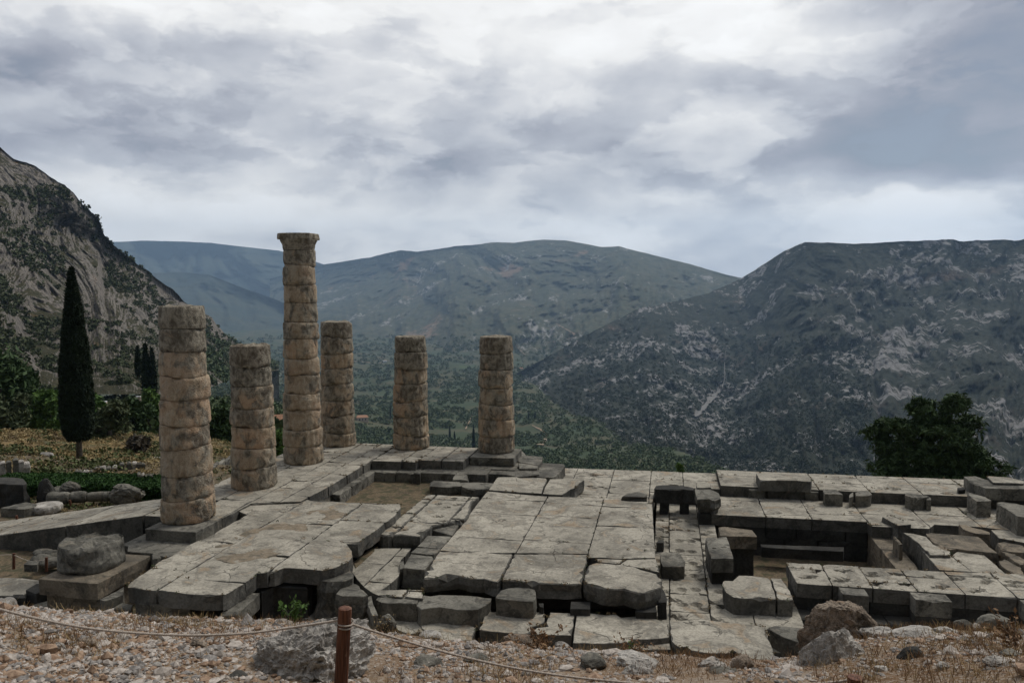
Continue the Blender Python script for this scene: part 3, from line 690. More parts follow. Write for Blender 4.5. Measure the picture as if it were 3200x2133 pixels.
Vd, Fd = drum_mesh(.95, .90, 0, .80, 77, erode=.22, top_rough=.18)
od = mesh_obj('column_drum', Vd + np.array([dcr.x, dcr.y, -.425]), Fd, M['block'], smooth=False, base=Vector((dcr.x, dcr.y, -.42)))
tag(od, 'large weathered column drum lying flat on the square pedestal', 'column drum')
# centre-left sunken floor
fl = empty('sunken_floor', W(6.5, 11, -1.6), 'sunken stone floor with round sockets between the two raised pavements', 'stone floor')
fa = px(2, -.32, (1362, 412), (1500, 420), (1711, 432), (1650, 470), (1635, 555), (1590, 598), (1545, 592), (1400, 625), (1310, 697), (1180, 682), (1060, 690), (1030, 680), (1180, 560))
fpits = [(P(2, a, b, -.32).x, P(2, a, b, -.32).y, rx, .1, .1, .12) for a, b, rx in ((1350, 470, .16), (1430, 478, .15), (1490, 500, .13), (1560, 482, .17), (1425, 560, .22), (1470, 592, .15), (1185, 650, .24), (1240, 590, .14), (1540, 440, .12))]
paving(fl, fa, -.32, -.84, M['pave'], [4.5, 6.1, 7.45, 8.9, 10.3], 2.4, seed=5, pits=fpits, res=.14, rough=.05, cham=.035)
fb = px(2, -.72, (905, 830), (1000, 775), (1255, 772), (1195, 850), (1175, 960), (1065, 1050), (1330, 1050), (1330, 1110), (1030, 1090), (960, 1060), (870, 960), (835, 900))
paving(fl, fb, -.72, -1.3, M['pave'], [5.5, 6.6, 7.8, 9.2, 10.6], 1.9, seed=6, res=.2, rough=.04, pits=[(P(2, 1140, 890, -.72).x, P(2, 1140, 890, -.72).y, .2, .06, .2, .06), (P(2, 1035, 985, -.72).x, P(2, 1035, 985, -.72).y, .14, .08, .2, .06)])
prism('foundation_block', px(2, -1.3, (830, 880), (1150, 760), (1330, 900), (1300, 1150), (1000, 1120)), -1.31, -2.6, M['dark'], fl, res=.5)
tag(prism('dirt_strip', px(2, -.70, (862, 868), (1000, 758), (1010, 790), (880, 905)), -.70, -1.0, M['dirt'], res=.2, und=.03), kind='structure')
# bench blocks beyond
blk(6, -.45, .45, [(878, 1362), (905, 1345), (1092, 1356), (1112, 1384), (1000, 1392), (880, 1386)], 'left of two dark rough blocks at the far edge of the sunken floor', rough=.05)
blk(6, -.45, .47, [(1096, 1360), (1215, 1358), (1335, 1365), (1292, 1405), (1180, 1408), (1105, 1390)], 'right of two dark rough blocks at the far edge of the sunken floor', rough=.06)
blk(6, -.38, .5, [(1045, 1312), (1062, 1290), (1142, 1300), (1146, 1345), (1090, 1340), (1040, 1342)], 'small rounded boulder block standing before the step below the last column', rough=.08)
blk(6, -.33, .5, [(764, 1292), (782, 1278), (818, 1276), (812, 1300)], 'small upright stone in the corner of the dirt patch step')
# stepping blocks on the left flank of the central floor
flank = 'rough blocks along the left edge of the central floor'
for pts, lab, th in (([(1388, 652), (1432, 614), (1572, 620), (1525, 688), (1460, 672)], 'flat block between sunken floor and central floor, farthest of four', .4),
                     ([(1290, 762), (1362, 688), (1520, 695), (1452, 776)], 'square flat block in the left flank of the central floor, second of four', .4),
                     ([(1248, 802), (1286, 770), (1452, 776), (1405, 816), (1350, 812)], 'narrow flat block in the left flank of the central floor, third of four', .4),
                     ([(1205, 885), (1248, 812), (1392, 826), (1402, 850), (1340, 918), (1195, 905)], 'thick near block with dark face left of the central floor front', .62)):
    blk(2, -.47, th, pts, lab, group=flank, rough=.05)
blk(2, -.62, .5, [(1172, 862), (1200, 855), (1210, 905), (1175, 915)], 'small upright chip left of the thick near block')
# central raised floor
cf = empty('central_floor', W(13, 10, -1.6), 'large raised central floor of big pale slabs with dark rings', 'stone floor')
CZ = -.46
mainp = px(3, CZ, (262, 288), (628, 320), (1018, 330), (1165, 334), (1180, 350), (1365, 374), (1387, 733), (1190, 738), (985, 731), (935, 733), (935, 704), (440, 700), (210, 700), (-55, 684), (92, 516), (180, 392))
rp = [(P(3, a, b, CZ).x, P(3, a, b, CZ).y, .13, .07, .2, .07) for a, b in ((620, 495), (1240, 456))]
paving(cf, mainp, CZ, -.92, M['pave'], [9.0, 11.85, 14.15, 16.7], 2.2, gap=.008, jit=.03, seed=22, res=.18, und=.03, rough=.012, cham=.008, pits=rp)
for z_, q in ((CZ, [(-57, 686), (-177, 858), (-170, 872), (-60, 866), (0, 860), (70, 852), (150, 868), (240, 872), (340, 892), (356, 868), (438, 702)]),
              (CZ, [(442, 704), (934, 706), (935, 742), (915, 800), (898, 905), (850, 912), (740, 905), (560, 902), (440, 884), (362, 880), (358, 868)])):
    prism('front_slab', px(3, z_, *q), z_, z_ - .44, M['pave'], cf, res=.16, und=.035, rough=.06, cham=.03)
prism('front_slab', px(3, CZ + .03, (990, 762), (1080, 764), (1170, 776), (1290, 802), (1400, 838), (1432, 870), (1425, 925), (1360, 955), (1270, 970), (1170, 945), (1050, 940), (985, 920), (925, 906), (903, 892), (915, 830), (932, 778)), CZ + .03, CZ - .46, M['pave'], cf, res=.16, und=.035, rough=.06, cham=.03)
prism('broken_slab', px(3, CZ, (988, 737), (1190, 742), (1140, 772), (1000, 758)), CZ, CZ - .4, M['pave'], cf, rough=.02)
prism('broken_slab', px(3, CZ, (1196, 744), (1390, 738), (1416, 830), (1290, 800), (1150, 775)), CZ, CZ - .4, M['pave'], cf, rough=.02)
for q in ([(330, 192), (460, 190), (480, 198), (600, 196), (655, 200), (664, 216), (640, 255), (626, 302), (450, 292), (270, 278)], [(682, 206), (900, 200), (912, 212), (880, 232), (850, 265), (820, 275), (765, 312), (632, 305), (650, 255)]):
    prism('end_slab', px(3, -.42, *q), -.42, -.9, M['pave'], cf, rough=.03)
for a, b, c, d in ((810, 1035, 960, 1100), (1245, 1070, 1330, 1120)):
    p1, p2 = P(3, a, c if 0 else d + 12, -1.5), P(3, c, d + 12, -1.5)
for lab_pts in ([(815, 1090), (950, 1092), (955, 1040), (820, 1040)], [(1245, 1110), (1400, 1112), (1390, 1060), (1250, 1060)], [(610, 1075), (640, 1080), (640, 1050), (600, 1050)]):
    prism('support_block', px(3, -1.0, *lab_pts), -.925, -1.75, M['dark'], cf, res=.3)
prism('support_block', px(3, -.95, (-150, 900), (1380, 900), (1370, 420), (200, 420)), -.925, -1.75, M['dark'], cf, res=.5)
blk(3, -.78, .5, [(1400, 935), (1440, 940), (1466, 1000), (1462, 1030), (1405, 1030)], 'dark narrow block at the right front corner of the central floor', 'dark')
blk(3, CZ + .16, .2, [(1165, 322), (1200, 300), (1270, 288), (1325, 300), (1335, 325)], 'broken raised chunk on the right rear edge of the central floor', rough=.06)
# blocks before the central floor
blk(3, -.62, .62, [(350, 948), (400, 935), (470, 925), (540, 930), (582, 942), (592, 990), (572, 1022), (440, 1018), (345, 1004), (310, 1000)], 'pale carved moulded block lying before the front of the central floor', rough=.03)
blk(3, -.80, .62, [(-170, 975), (0, 980), (150, 985), (298, 1000), (292, 1022), (240, 1060), (205, 1078), (60, 1078), (-60, 1060), (-180, 1075), (-210, 1050)], 'long dark block with chipped rim before the central floor', rough=.05, res=.2)
blk(2, -.78, .62, [(1050, 1080), (1180, 1048), (1330, 1056), (1287, 1146), (1170, 1142), (1050, 1140), (1005, 1120)], 'squared block left of the long chipped block below the sunken floor', rough=.04)
blk(2, -.35, 1.1, [(612, 980), (650, 935), (720, 918), (830, 912), (862, 940), (872, 975), (800, 992), (690, 1000)], 'big rounded boulder block leaning at the pit edge', rough=.12, batter=-.1)
blk(2, -.55, .95, [(738, 1082), (790, 1030), (830, 1004), (890, 1012), (962, 1085), (930, 1098), (860, 1092), (790, 1096)], 'pale chipped fluted block next to the pit', rough=.07, batter=.0)
blk(2, -.75, .8, [(945, 1100), (985, 1090), (1000, 1150), (1030, 1220), (990, 1225), (970, 1180)], 'narrow leaning stone beside the fluted block', rough=.05)
# front row
F1 = -1.12
blk(3, F1, .42, [(255, 1092), (450, 1082), (640, 1094), (655, 1130), (640, 1165), (580, 1195), (545, 1242), (380, 1232), (205, 1212)], 'cracked pale slab in the front row, directly before the carved block', 'pave', rough=.035)
blk(3, F1, .42, [(680, 1094), (850, 1102), (838, 1200), (826, 1250), (640, 1244), (555, 1240), (590, 1196), (650, 1182)], 'half slab right of the crack in the front row', 'pave', rough=.035)
blk(3, F1, .42, [(862, 1096), (960, 1100), (1050, 1112), (1120, 1106), (1160, 1128), (1290, 1118), (1390, 1135), (1474, 1168), (1478, 1262), (1370, 1275), (1240, 1275), (1205, 1300), (1000, 1305), (832, 1300)], 'wide slab with brown worn hollow in the front row', 'pave', rough=.04, pits=[(P(3, 1180, 1185, F1).x, P(3, 1180, 1185, F1).y, .5, .2, 0, .03)])
blk(3, F1 - .15, .42, [(1222, 1285), (1480, 1285), (1492, 1345), (1225, 1345)], 'low narrow slab piece in the weeds before the wide slab', 'pave')
blk(4, F1, .40, [(192, 1142), (270, 1150), (400, 1140), (560, 1158), (700, 1170), (830, 1190), (868, 1290), (918, 1420), (850, 1418), (700, 1400), (620, 1352), (600, 1372), (460, 1370), (340, 1348), (310, 1325), (262, 1330), (205, 1290)], 'long cracked slab tapering right at the right end of the front row', 'pave', rough=.03, res=.18)
blk(4, F1 - .28, .3, [(215, 1310), (260, 1330), (330, 1345), (345, 1385), (290, 1375)], 'small loose slab under the long cracked slab', 'pave')
blk(4, -1.22, .62, [(838, 1190), (900, 1183), (1180, 1210), (1172, 1300), (1165, 1325), (1100, 1305), (1000, 1278), (905, 1238)], 'wedge shaped block between long cracked slab and brown boulder', rough=.04)
blk(4, -1.75, .4, [(930, 1395), (1080, 1425), (1110, 1480), (1080, 1560), (900, 1560), (925, 1440)], 'low flat slab half buried left of the pale boulder', 'pave')
blk(3, -1.25, .5, [(-190, 1130), (0, 1150), (190, 1182), (165, 1285), (-60, 1285), (-185, 1200)], 'low flat slab left of the cracked front row slab', 'pave', rough=.04)
blk(2, -1.30, .5, [(1125, 1240), (1225, 1236), (1345, 1262), (1335, 1330), (1240, 1350), (1160, 1320)], 'pale low slab below the squared block', 'pave', rough=.03)
blk(2, -1.5, .5, [(860, 1228), (990, 1232), (1035, 1255), (1010, 1290), (860, 1285)], 'small pale slab sunk in gravel right of the wooden post', 'pave')
blk(2, -1.5, .5, [(500, 1200), (560, 1192), (750, 1215), (750, 1260), (520, 1258)], 'small pale slab sunk in gravel left of the wooden post', 'pave')
blk(2, -1.7, .5, [(480, 1190), (540, 1140), (575, 1180), (600, 1200), (520, 1215)], 'pointed stone at the bottom of the pit')
# clamp-marked low floor
cl = empty('clamp_floor', W(17.7, 9, -2.3), 'low stone floor dotted with dark clamp sockets right of centre', 'stone floor')
cpit = []
for j in range(20):
    for s_ in (16.75, 17.95):
        t_ = 3.6 + j * .62 + pr_.uniform(-.05, .05); cpit.append(pit_at(s_ + pr_.uniform(-.03, .03), t_, 0, .30, .10, .16)); 
        if j % 2: cpit += [pit_at(s_ - .38, t_ + .28, .2, .16, .15, .12), pit_at(s_ + .38, t_ + .3, 0, .16, .15, .12)]
paving(cl, [W(16.2, 1.9), W(18.6, 1.9), W(18.6, 11.6), W(20.6, 11.6), W(20.6, 16.), W(16.2, 16.)], -1.70, -2.3, M['pave'], [15.6, 16.75, 17.95, 19.2, 20.6], 2.1, gap=.008, seed=9, pits=cpit, res=.2, rough=.01, und=.012)
# strip along the far edge
so_ = empty('south_foundation', W(20, .5, -2), 'long flat stone strip along the far edge above the valley', 'stone foundation')
sp = [pit_at(11.9 + .01 * i + (i % 9) * 1.9 + 1.2, .2 + (i % 3) * .62, pr_.choice([0, 1.4]), .2, .07, .1) for i in range(24)] + [pit_at(13.2 + i * .25, 2.3 + (i % 2) * .25, 0, .16, .1, .08) for i in range(5)]
paving(so_, [W(10.6, -1.0), W(19.0, -1.25), W(19., 1.75), W(16.15, 1.9), W(16.05, 4.6), W(12., 5.2), W(10.6, 3.4)], -.97, -1.69, M['pave'], [10.5, 12.3, 14.1, 15.9, 17.4, 19.], 1.9, seed=31, pits=sp, res=.25, rough=.015)
paving(so_, [W(19.0, -1.25), W(33, -1.4), W(33, 1.7), W(19., 1.8)], -.80, -1.69, M['pave'], [19, 21, 23.2, 25.3, 27.4, 29.5, 33], 1.5, seed=32, pits=sp, res=.25, rough=.015)
for i in range(10): prism('foundation_block', rect(10.6 + i * 2.3, 12.88 + i * 2.3, -1.2, .8), -1.7, -2.9, M['dark'], so_, res=.6)
# middle level (right), z = -1.25
md = empty('middle_foundation', W(22, 4, -2.9), 'broad right-hand floor of long slabs above a coursed pit wall', 'stone foundation')
mpit = [pit_at(18.9 + i * .95, 6.0 - (i % 2) * .3, .3, .1, .05, .07) for i in range(12)] + [pit_at(19.5 + i * 1.7, 3.4 + (i % 3) * .7, 0, .13, .06, .07) for i in range(7)]
paving(md, [W(18.5, 1.9), W(31, 1.8), W(31, 5.3), W(28.6, 4.6), W(27., 4.6), W(26.6, 5.25), W(24.5, 5.3), W(24.45, 4.75), W(18.45, 4.85)], -1.25, -1.69, M['pave'], [18.4, 20.6, 22.4, 24.5, 26.7, 28.7, 31], 1.75, seed=41, pits=mpit, res=.25, rough=.012)
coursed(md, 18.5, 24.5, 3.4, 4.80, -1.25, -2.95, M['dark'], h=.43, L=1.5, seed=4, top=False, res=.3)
prism('ledge_block', px(4, -2.05, (810, 660), (1365, 690), (1365, 660), (800, 640)), -2.05, -2.45, M['dark'], md, res=.3)
# side wall of the pit, going towards the viewer on the right
coursed(md, 24.5, 25.3, 4.6, 10.9, -1.27, -2.95, M['brown'], h=.43, L=1.3, seed=6, axis='t', top=False, res=.3)
right = empty('right_platform', W(27.5, 8, -2.9), 'rough broken platform of mixed slabs at the far right', 'stone foundation')
RZ = -1.05
prism('slab', px(5, RZ, (550, 458), (610, 452), (660, 470), (742, 508), (655, 515), (640, 508)), RZ, -1.7, M['pave'], right, rough=.04, label='small pale slab at the pit corner')
prism('slab', px(5, -1.12, (618, 585), (640, 590), (690, 640), (665, 645)), -1.12, -2.9, M['brown'], right)
prism('slab', px(5, RZ, (688, 562), (760, 570), (845, 590), (890, 640), (1010, 690), (1010, 715), (870, 712), (790, 635)), RZ, -2.2, M['pave'], right, rough=.05)
prism('slab', px(5, RZ, (835, 570), (870, 563), (1195, 590), (1322, 700), (1210, 692), (1050, 672), (960, 682), (900, 640)), RZ, -1.8, M['brown'], right, rough=.06, label='warm brown rough slab')
prism('slab', px(5, RZ - .1, (770, 632), (800, 640), (870, 712), (1010, 718), (1155, 826), (930, 812)), RZ - .1, -2.3, M['pave'], right, rough=.03)
prism('slab', px(5, RZ - .1, (1012, 718), (1060, 680), (1215, 700), (1290, 760), (1390, 850), (1150, 824)), RZ - .1, -2.3, M['pave'], right, rough=.03)
prism('slab', px(5, RZ - .05, (1060, 505), (1110, 512), (1275, 560), (1268, 575), (1175, 570), (1090, 540)), RZ - .05, -1.7, M['brown'], right, rough=.05)
prism('slab', px(5, RZ - .2, (1275, 545), (1450, 545), (1560, 640), (1330, 600)), RZ - .2, -1.8, M['pave'], right, rough=.04)
for q in ([(1305, 630), (1360, 622), (1497, 650), (1560, 700), (1400, 690), (1320, 665)], [(1320, 740), (1360, 735), (1490, 800), (1497, 850), (1420, 845), (1350, 790)], [(1340, 690), (1450, 700), (1560, 760), (1470, 780)]):
    prism('rubble_stone', px(5, RZ, *q), RZ, -1.9, M['brown'], right, rough=.12)
# front wall (right), z = -.88
fw = empty('front_foundation', W(24.5, 12.3, -2.6), 'long right-hand foundation wall with dark sockets and projecting buttresses', 'stone foundation')
FWZ = -.93
fpit = [pit_at(20.55 + i * .82, 11.45 + .12 * (i % 2), .9 * (i % 2), .26, .08, .16) for i in range(11)] + [pit_at(21.0 + i * .95, 12.2 + .1 * (i % 3), .5, .28, .09, .16) for i in range(9)] + [pit_at(26.3 + i * .7, 11.2 + .6 * (i % 3), .0, .30, .09, .16) for i in range(8)]
paving(fw, [W(20.5, 10.95), W(24.9, 10.95), W(33, 10.2), W(33, 12.8), W(20.55, 12.82)], FWZ, -1.36, M['pave'], [20.4, 21.6, 22.75, 24.0, 25.3, 26.7, 28.2, 29.8, 31.4, 33], 2.4, seed=51, pits=fpit, res=.2, rough=.012, und=.015)
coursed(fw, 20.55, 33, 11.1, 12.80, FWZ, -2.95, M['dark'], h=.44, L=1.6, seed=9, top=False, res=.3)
for (a, b), lab in (((21.75, 22.5), None), ((23.75, 24.75), None), ((26.7, 27.9), None)):
    for c in range(3): prism('buttress', rect(a, b, 12.84, 13.42), FWZ - .02 - c * .5, FWZ - .515 - c * .5 - (.4 if c == 2 else 0), M['dark'] if c else M['block'], fw, res=.25)
for q, z_ in (([(552, 890), (562, 880), (618, 885), (660, 850), (750, 850), (865, 865), (900, 955), (910, 1012), (800, 1005), (625, 998), (575, 965), (548, 915)], -1.18), ([(870, 865), (945, 868), (1010, 960), (1030, 1016), (915, 1012), (905, 955)], -1.19)):
    prism('end_block', px(4, z_, *q), z_, -1.72, M['pave'], fw, rough=.03)
coursed(fw, 19.6, 24.0, 11.9, 13.5, -1.74, -2.9, M['dark'], h=.5, L=1.6, seed=19, res=.3)
# single blocks on the right
tb = empty('slab_table', P(4, 230, 440, -1.7), 'thick slab resting like a table on two short stone legs', 'stone block')
prism('top_slab', px(4, -.58, (95, 268), (100, 250), (150, 244), (250, 248), (330, 252), (362, 262), (358, 280), (290, 274), (200, 276), (105, 274)), -.58, -1.18, M['dark'], tb, rough=.04)
for a, b in ((132, 190), (265, 326)): prism('leg', px(4, -1.69, (a, 440), (b, 440), (b, 408), (a, 408)), -1.19, -1.71, M['dark'], tb)
blk(4, -.55, .45, [(372, 228), (385, 222), (468, 230), (480, 262), (380, 264)], 'small flat slab right behind the slab table', 'pave')
blk(4, -.62, .62, [(364, 270), (380, 264), (470, 272), (528, 300), (540, 335), (500, 352), (460, 340), (380, 342)], 'rounded rough boulder block immediately right of the slab table', rough=.09, batter=.12)
blk(4, -1.25, .46, [(388, 400), (480, 410), (480, 440), (392, 440)], 'dark block supporting the rounded boulder block', 'dark')
bb = empty('raised_slab', P(4, 960, 340, -1.25), 'big flat rectangular slab raised on two side blocks at the far edge', 'stone block')
prism('top_slab', px(4, -.38, (774, 166), (800, 163), (1105, 176), (1130, 182), (1152, 212), (1140, 224), (1050, 216), (930, 214), (800, 214)), -.38, -.86, M['pave'], bb, rough=.02)
for q in ([(722, 330), (835, 336), (838, 300), (735, 295)], [(1100, 346), (1195, 352), (1190, 310), (1105, 305)]): prism('leg', px(4, -1.24, *q), -.87, -1.26, M['block'], bb, rough=.04)
prism('back_block', px(4, -1.24, (850, 318), (1100, 326), (1100, 300), (850, 296)), -.87, -1.26, M['dark'], bb)
blk(4, -.98, .3, [(1150, 250), (1180, 272), (1212, 275), (1218, 295), (1165, 290)], 'thin pale chip against the right end of the raised slab', 'pave')
blk(4, -.72, .54, [(1218, 282), (1235, 276), (1312, 276), (1358, 308), (1300, 306), (1236, 306)], 'cube shaped block right beside the raised slab')
blk(5, -.80, .46, [(325, 312), (355, 290), (358, 322), (330, 330)], 'small pale stone left of the low rounded block')
blk(5, -.76, .50, [(362, 300), (390, 284), (470, 290), (486, 312), (440, 318), (370, 318)], 'low rounded block, next after the cube on the middle floor', rough=.08)
blk(5, -.72, .55, [(697, 302), (720, 297), (840, 312), (866, 322), (800, 334), (742, 326), (700, 316)], 'chunky chipped block alone in the middle of the right floor', rough=.06)
blk(5, -.78, .5, [(838, 316), (872, 322), (880, 345), (845, 345)], 'small stone tucked behind the chunky chipped block')
blk(5, -.58, .70, [(1115, 302), (1135, 296), (1240, 326), (1284, 350), (1180, 354)], 'tall squared block before the layered slabs at far right')
blk(5, -.62, .62, [(1048, 262), (1100, 260), (1110, 276), (1060, 280)], 'dark block behind the tall squared block', 'dark')
ls = empty('layered_slabs', P(5, 1300, 330, -1.2), 'stack of two broad layered slabs at the far right edge', 'stone block')
prism('lower_slab', px(5, -.30, (1092, 188), (1170, 186), (1240, 206), (1400, 232), (1640, 262), (1640, 275), (1480, 272), (1240, 266), (1140, 226)), -.30, -.80, M['block'], ls, rough=.02)
prism('upper_slab', px(5, -.22, (1246, 192), (1262, 188), (1400, 198), (1500, 222), (1500, 238), (1290, 232)), -.20, -.296, M['pave'], ls, rough=.02)
prism('support_block', px(5, -1.0, (1110, 330), (1640, 400), (1640, 340), (1120, 290)), -.81, -1.26, M['dark'], ls, res=.4)
blk(5, -.52, .75, [(1308, 362), (1340, 356), (1480, 375), (1640, 400), (1640, 470), (1455, 455), (1380, 405)], 'broad thick slab cut by the right frame edge, below the layered slabs')
up = empty('upright_block', P(4, 540, 940, -1.7), 'tall upright squared block with two small holes in its top', 'stone block')
prism('upper_stone', px(4, -.80, (437, 598), (450, 592), (580, 592), (604, 660), (626, 738), (560, 736), (476, 737), (448, 660)), -.80, -1.28, M['block'], up, rough=.02, pits=[(P(4, 495, 668, -.8).x, P(4, 495, 668, -.8).y, .07, .05, 0, .08), (P(4, 560, 660, -.8).x, P(4, 560, 660, -.8).y, .09, .03, 0, .08)])
prism('lower_stone', px(4, -.80, (439, 600), (579, 594), (602, 660), (622, 730), (480, 729), (450, 660)), -1.29, -1.72, M['dark'], up)
pb = empty('pocked_block', P(4, 660, 850, -1.75), 'two stacked blocks with a pocked pale top right of the upright block', 'stone block')
prism('upper_stone', px(4, -.98, (525, 528), (560, 522), (750, 545), (786, 592), (700, 588), (532, 584)), -.98, -1.45, M['brown'], pb, rough=.04)
prism('lower_stone', px(4, -1.0, (535, 545), (745, 550), (770, 585), (540, 580)), -1.46, -2.95, M['dark'], pb, rough=.04)
blk(4, -1.28, .45, [(135, 700), (180, 692), (265, 698), (300, 750), (296, 792), (150, 790), (140, 770)], 'squared block with hollowed top on the clamp-marked floor')
blk(4, -1.35, .36, [(106, 632), (120, 612), (160, 612), (160, 632)], 'small dark stump against the right edge of the central floor', 'dark')
tag(prism('pit_floor', rect(18.5, 24.6, 4.7, 11.9), -2.86, -2.94, M['dirt'], res=.4, und=.05), kind='structure')
# ------------------------------------------------------------------ columns
COLS = [ # s, t, zoom, joint pixel rows bottom->top, px x for axis, label
 (0, 12.944, 7, [1475, 1355, 1240, 1110, 990, 868, 750, 635, 515, 402], 215, 'nearest thick column of nine worn drums, on the square plinth', .1),
 (0, 8.407, 7, [1305, 1205, 1110, 1005, 905, 800, 700, 598], 535, 'short broken column with ragged top, second from the left', .2),
 (0, 3.947, 7, [1185, 1095, 1010, 920, 835, 745, 660, 570, 485, 385, 300, 205, 125], 780, 'tallest slender column still topped by its capital', .0),
 (0, 0, 7, [1100, 1025, 940, 870, 790, 710, 640, 555, 480], 955, 'column right behind the tall one, at the far corner', .25),
 (3.947, 0, 6, [1140, 1035, 905, 795, 680, 565, 458, 342], 750, 'straight column standing alone with flat disc top, second from right', .3),
 (8.352, 0, 6, [1165, 1050, 930, 820, 695, 580, 465, 344], 1345, 'rightmost standing column, on its own raised plinth', .35)]
for ci, (s_, t_, q, js, ax, lab, g0) in enumerate(COLS):
    b = W(s_, t_, 0); c_ = empty('column', b, lab, 'column', 'standing Doric columns of the temple')
    rh = math.hypot(b.x, b.y); zs = []
    for y in js:
        zs.append(Q(q, ax, y, rh - .82).z)
    zs[0] = .0; n = len(zs) - 1; H = zs[-1]
    tl = [(0, 0)] + [(random.gauss(0, .034), random.gauss(0, .034)) for _ in range(n - 1)] + [(0, 0)]
    if ci == 0: tl[3] = (.07, -.03); tl[4] = (-.05, .02)
    if ci == 3: tl[4] = (.07, -.03)
    for i in range(n):
        z0, z1 = zs[i], zs[i + 1]; r_ = lambda z: .925 - .0205 * z
        grey = (max(0, (z0 / H - .62)) * 1.9 if ci != 2 else (.5 if i >= n - 1 else .0)) + g0 * .5 + random.uniform(-.12, .12)
        off = (random.uniform(-.035, .035), random.uniform(-.035, .035)) if i else (0, 0); dr = random.uniform(-.035, .02) if i else 0
        last = i == n - 1 and ci != 2
        V, F = drum_mesh(r_(z0) + dr, r_(z1) - .005 + dr, z0 + (.004 if i else .003), z1, ci * 20 + i, erode=random.uniform(.06, .13) if i else .03, flutes=.028 if i < (2 if ci in (2, 3, 4, 5) else 1) else (.016 if random.random() < .5 else 0), top_rough=(.16 if ci == 1 else .07) if last else 0, nth=120, t0=tl[i], t1=tl[i + 1])
        V = V + np.array([b.x + off[0], b.y + off[1], 0])
        mesh_obj('drum', V, F, M['drum'], c_, smooth=True, base=Vector((b.x, b.y, z0)), color=(min(1, max(0, grey)), random.random() ** 1.5, 0, 1))
    if ci == 2:
        z0 = H; zt = Q(7, 780, 42, rh - .9).z; hh = zt - z0
        th = np.linspace(0, 2 * math.pi, 96, endpoint=False); V = []
        prof = [(0, .66), (.02, .70), (.10, .70), (.14, .72), (.22, .73), (.34, .75), (.46, .79), (.55, .82), (.60, .83), (.64, .82)]
        for f, r in prof:
            nn = fbm(np.c_[np.cos(th) * 2, np.sin(th) * 2, np.full(96, f * 3)], 3, 77)
            rad = r - .035 * nn; V.append(np.c_[np.cos(th) * rad, np.sin(th) * rad, np.full(96, z0 + f * hh)])
        for f, r in ((.64, 1.0), (.70, 1.02), (.95, 1.02), (1.0, .99)):       # square abacus with worn corners
            nn = fbm(np.c_[np.cos(th) * 2, np.sin(th) * 2, np.full(96, f * 3 + 8)], 3, 78); an = th - TH
            sq = np.minimum(1 / np.maximum(np.abs(np.cos(an)), np.abs(np.sin(an))), 1.20) * r * .77 - .06 * np.clip(nn, -.3, 1)
            V.append(np.c_[np.cos(th) * sq, np.sin(th) * sq, np.full(96, z0 + f * hh) + .015 * nn])
        V = np.concatenate(V) + np.array([b.x, b.y, 0]); m_ = len(prof) + 4
        F = [[i * 96 + j, i * 96 + (j + 1) % 96, (i + 1) * 96 + (j + 1) % 96, (i + 1) * 96 + j] for i in range(m_ - 1) for j in range(96)] + [[(m_ - 1) * 96 + j for j in range(96)], list(range(96))[::-1]]
        mesh_obj('capital', V, F, M['drum'], c_, smooth=False, base=Vector((b.x, b.y, z0)), color=(.75, 0, 0, 1))

# ------------------------------------------------------------------ small stones of the left background
def ico(n=1):
    bm = bmesh.new(); bmesh.ops.create_icosphere(bm, subdivisions=n, radius=1.); bm.verts.ensure_lookup_table()
    V = np.array([v.co[:] for v in bm.verts]); F = np.array([[v.index for v in f.verts] for f in bm.faces]); bm.free(); return V, F
ICO = {n: ico(n) for n in (1, 2, 3, 4, 5, 6)}
def rock(name, c, size, mat, label, seed, n=4, rough=.35, flat=.0, cat='rock', group=None, rz=0., fac=.0, color=None):
    V, F = ICO[n]; V = V.copy(); s0 = seed * 7.7
    rr = np.random.default_rng(seed); ax = rr.normal(size=3); ax /= np.linalg.norm(ax)
    lay = V @ ax
    d = 1 + rough * fbm(V * 1.1 + s0, 4, 3) + rough * .42 * fbm(V * 3.2 + s0, 5, 13, True) + rough * .16 * fbm(np.c_[lay * 9, V[:, 0] * 2, V[:, 1] * 2] + s0, 3, 23, True)
    V = V * d[:, None]
    for _ in range(int(7 * fac) + 4):
        nn = rr.normal(size=3); nn /= np.linalg.norm(nn); k_ = rr.uniform(.6, .95); dd = V @ nn - k_; V -= np.outer(np.clip(dd, 0, None), nn) * .75
    V = V * (1 + rough * .13 * fbm(V * 7 + s0, 3, 33, True))[:, None]
    V = V * np.array(size) * (1, 1, 1)
    ca, sa = math.cos(rz), math.sin(rz); V = V @ np.array([[ca, sa, 0], [-sa, ca, 0], [0, 0, 1]])
    V += .03 * min(size) * fbm(V / max(size) * 14 + s0, 3, 3)[:, None]
    o = mesh_obj(name, V + np.array(c), F.tolist(), mat, smooth=False, base=Vector(c), color=color); return tag(o, label, cat, group)
def on(D_x, D_y, q, keys):
    a, b, s = ZO[q]; return hit((a + D_x / s) * .735, (b + D_y / s) * .735, keys)
def bgrock(x0, x1, y0, y1, lab, mat='block', z=-1.6, q=11, seed=0, **kw):
    b = P(q, (x0 + x1) / 2, y1, z); k_ = math.hypot(b.x, b.y) / CF / ZO[q][2]
    w2 = (x1 - x0) * k_ / 2; h2 = (y1 - y0) * k_ / 2; 
    rock('stone', (b.x, b.y + w2 * .5, b.z + h2 * .9), (w2 * 1.25, w2 * .9, h2 * 1.3), M[mat], lab, seed, cat='stone', **kw)
blk(11, -.55, 1.3, [(-90, 1040), (-60, 1018), (110, 1020), (188, 1030), (222, 1068), (190, 1082), (60, 1078), (-60, 1075)], 'large squarish dark rock at the left frame edge before the hedge', 'dark', 'stone', 'stone', rough=.10, batter=-.04)
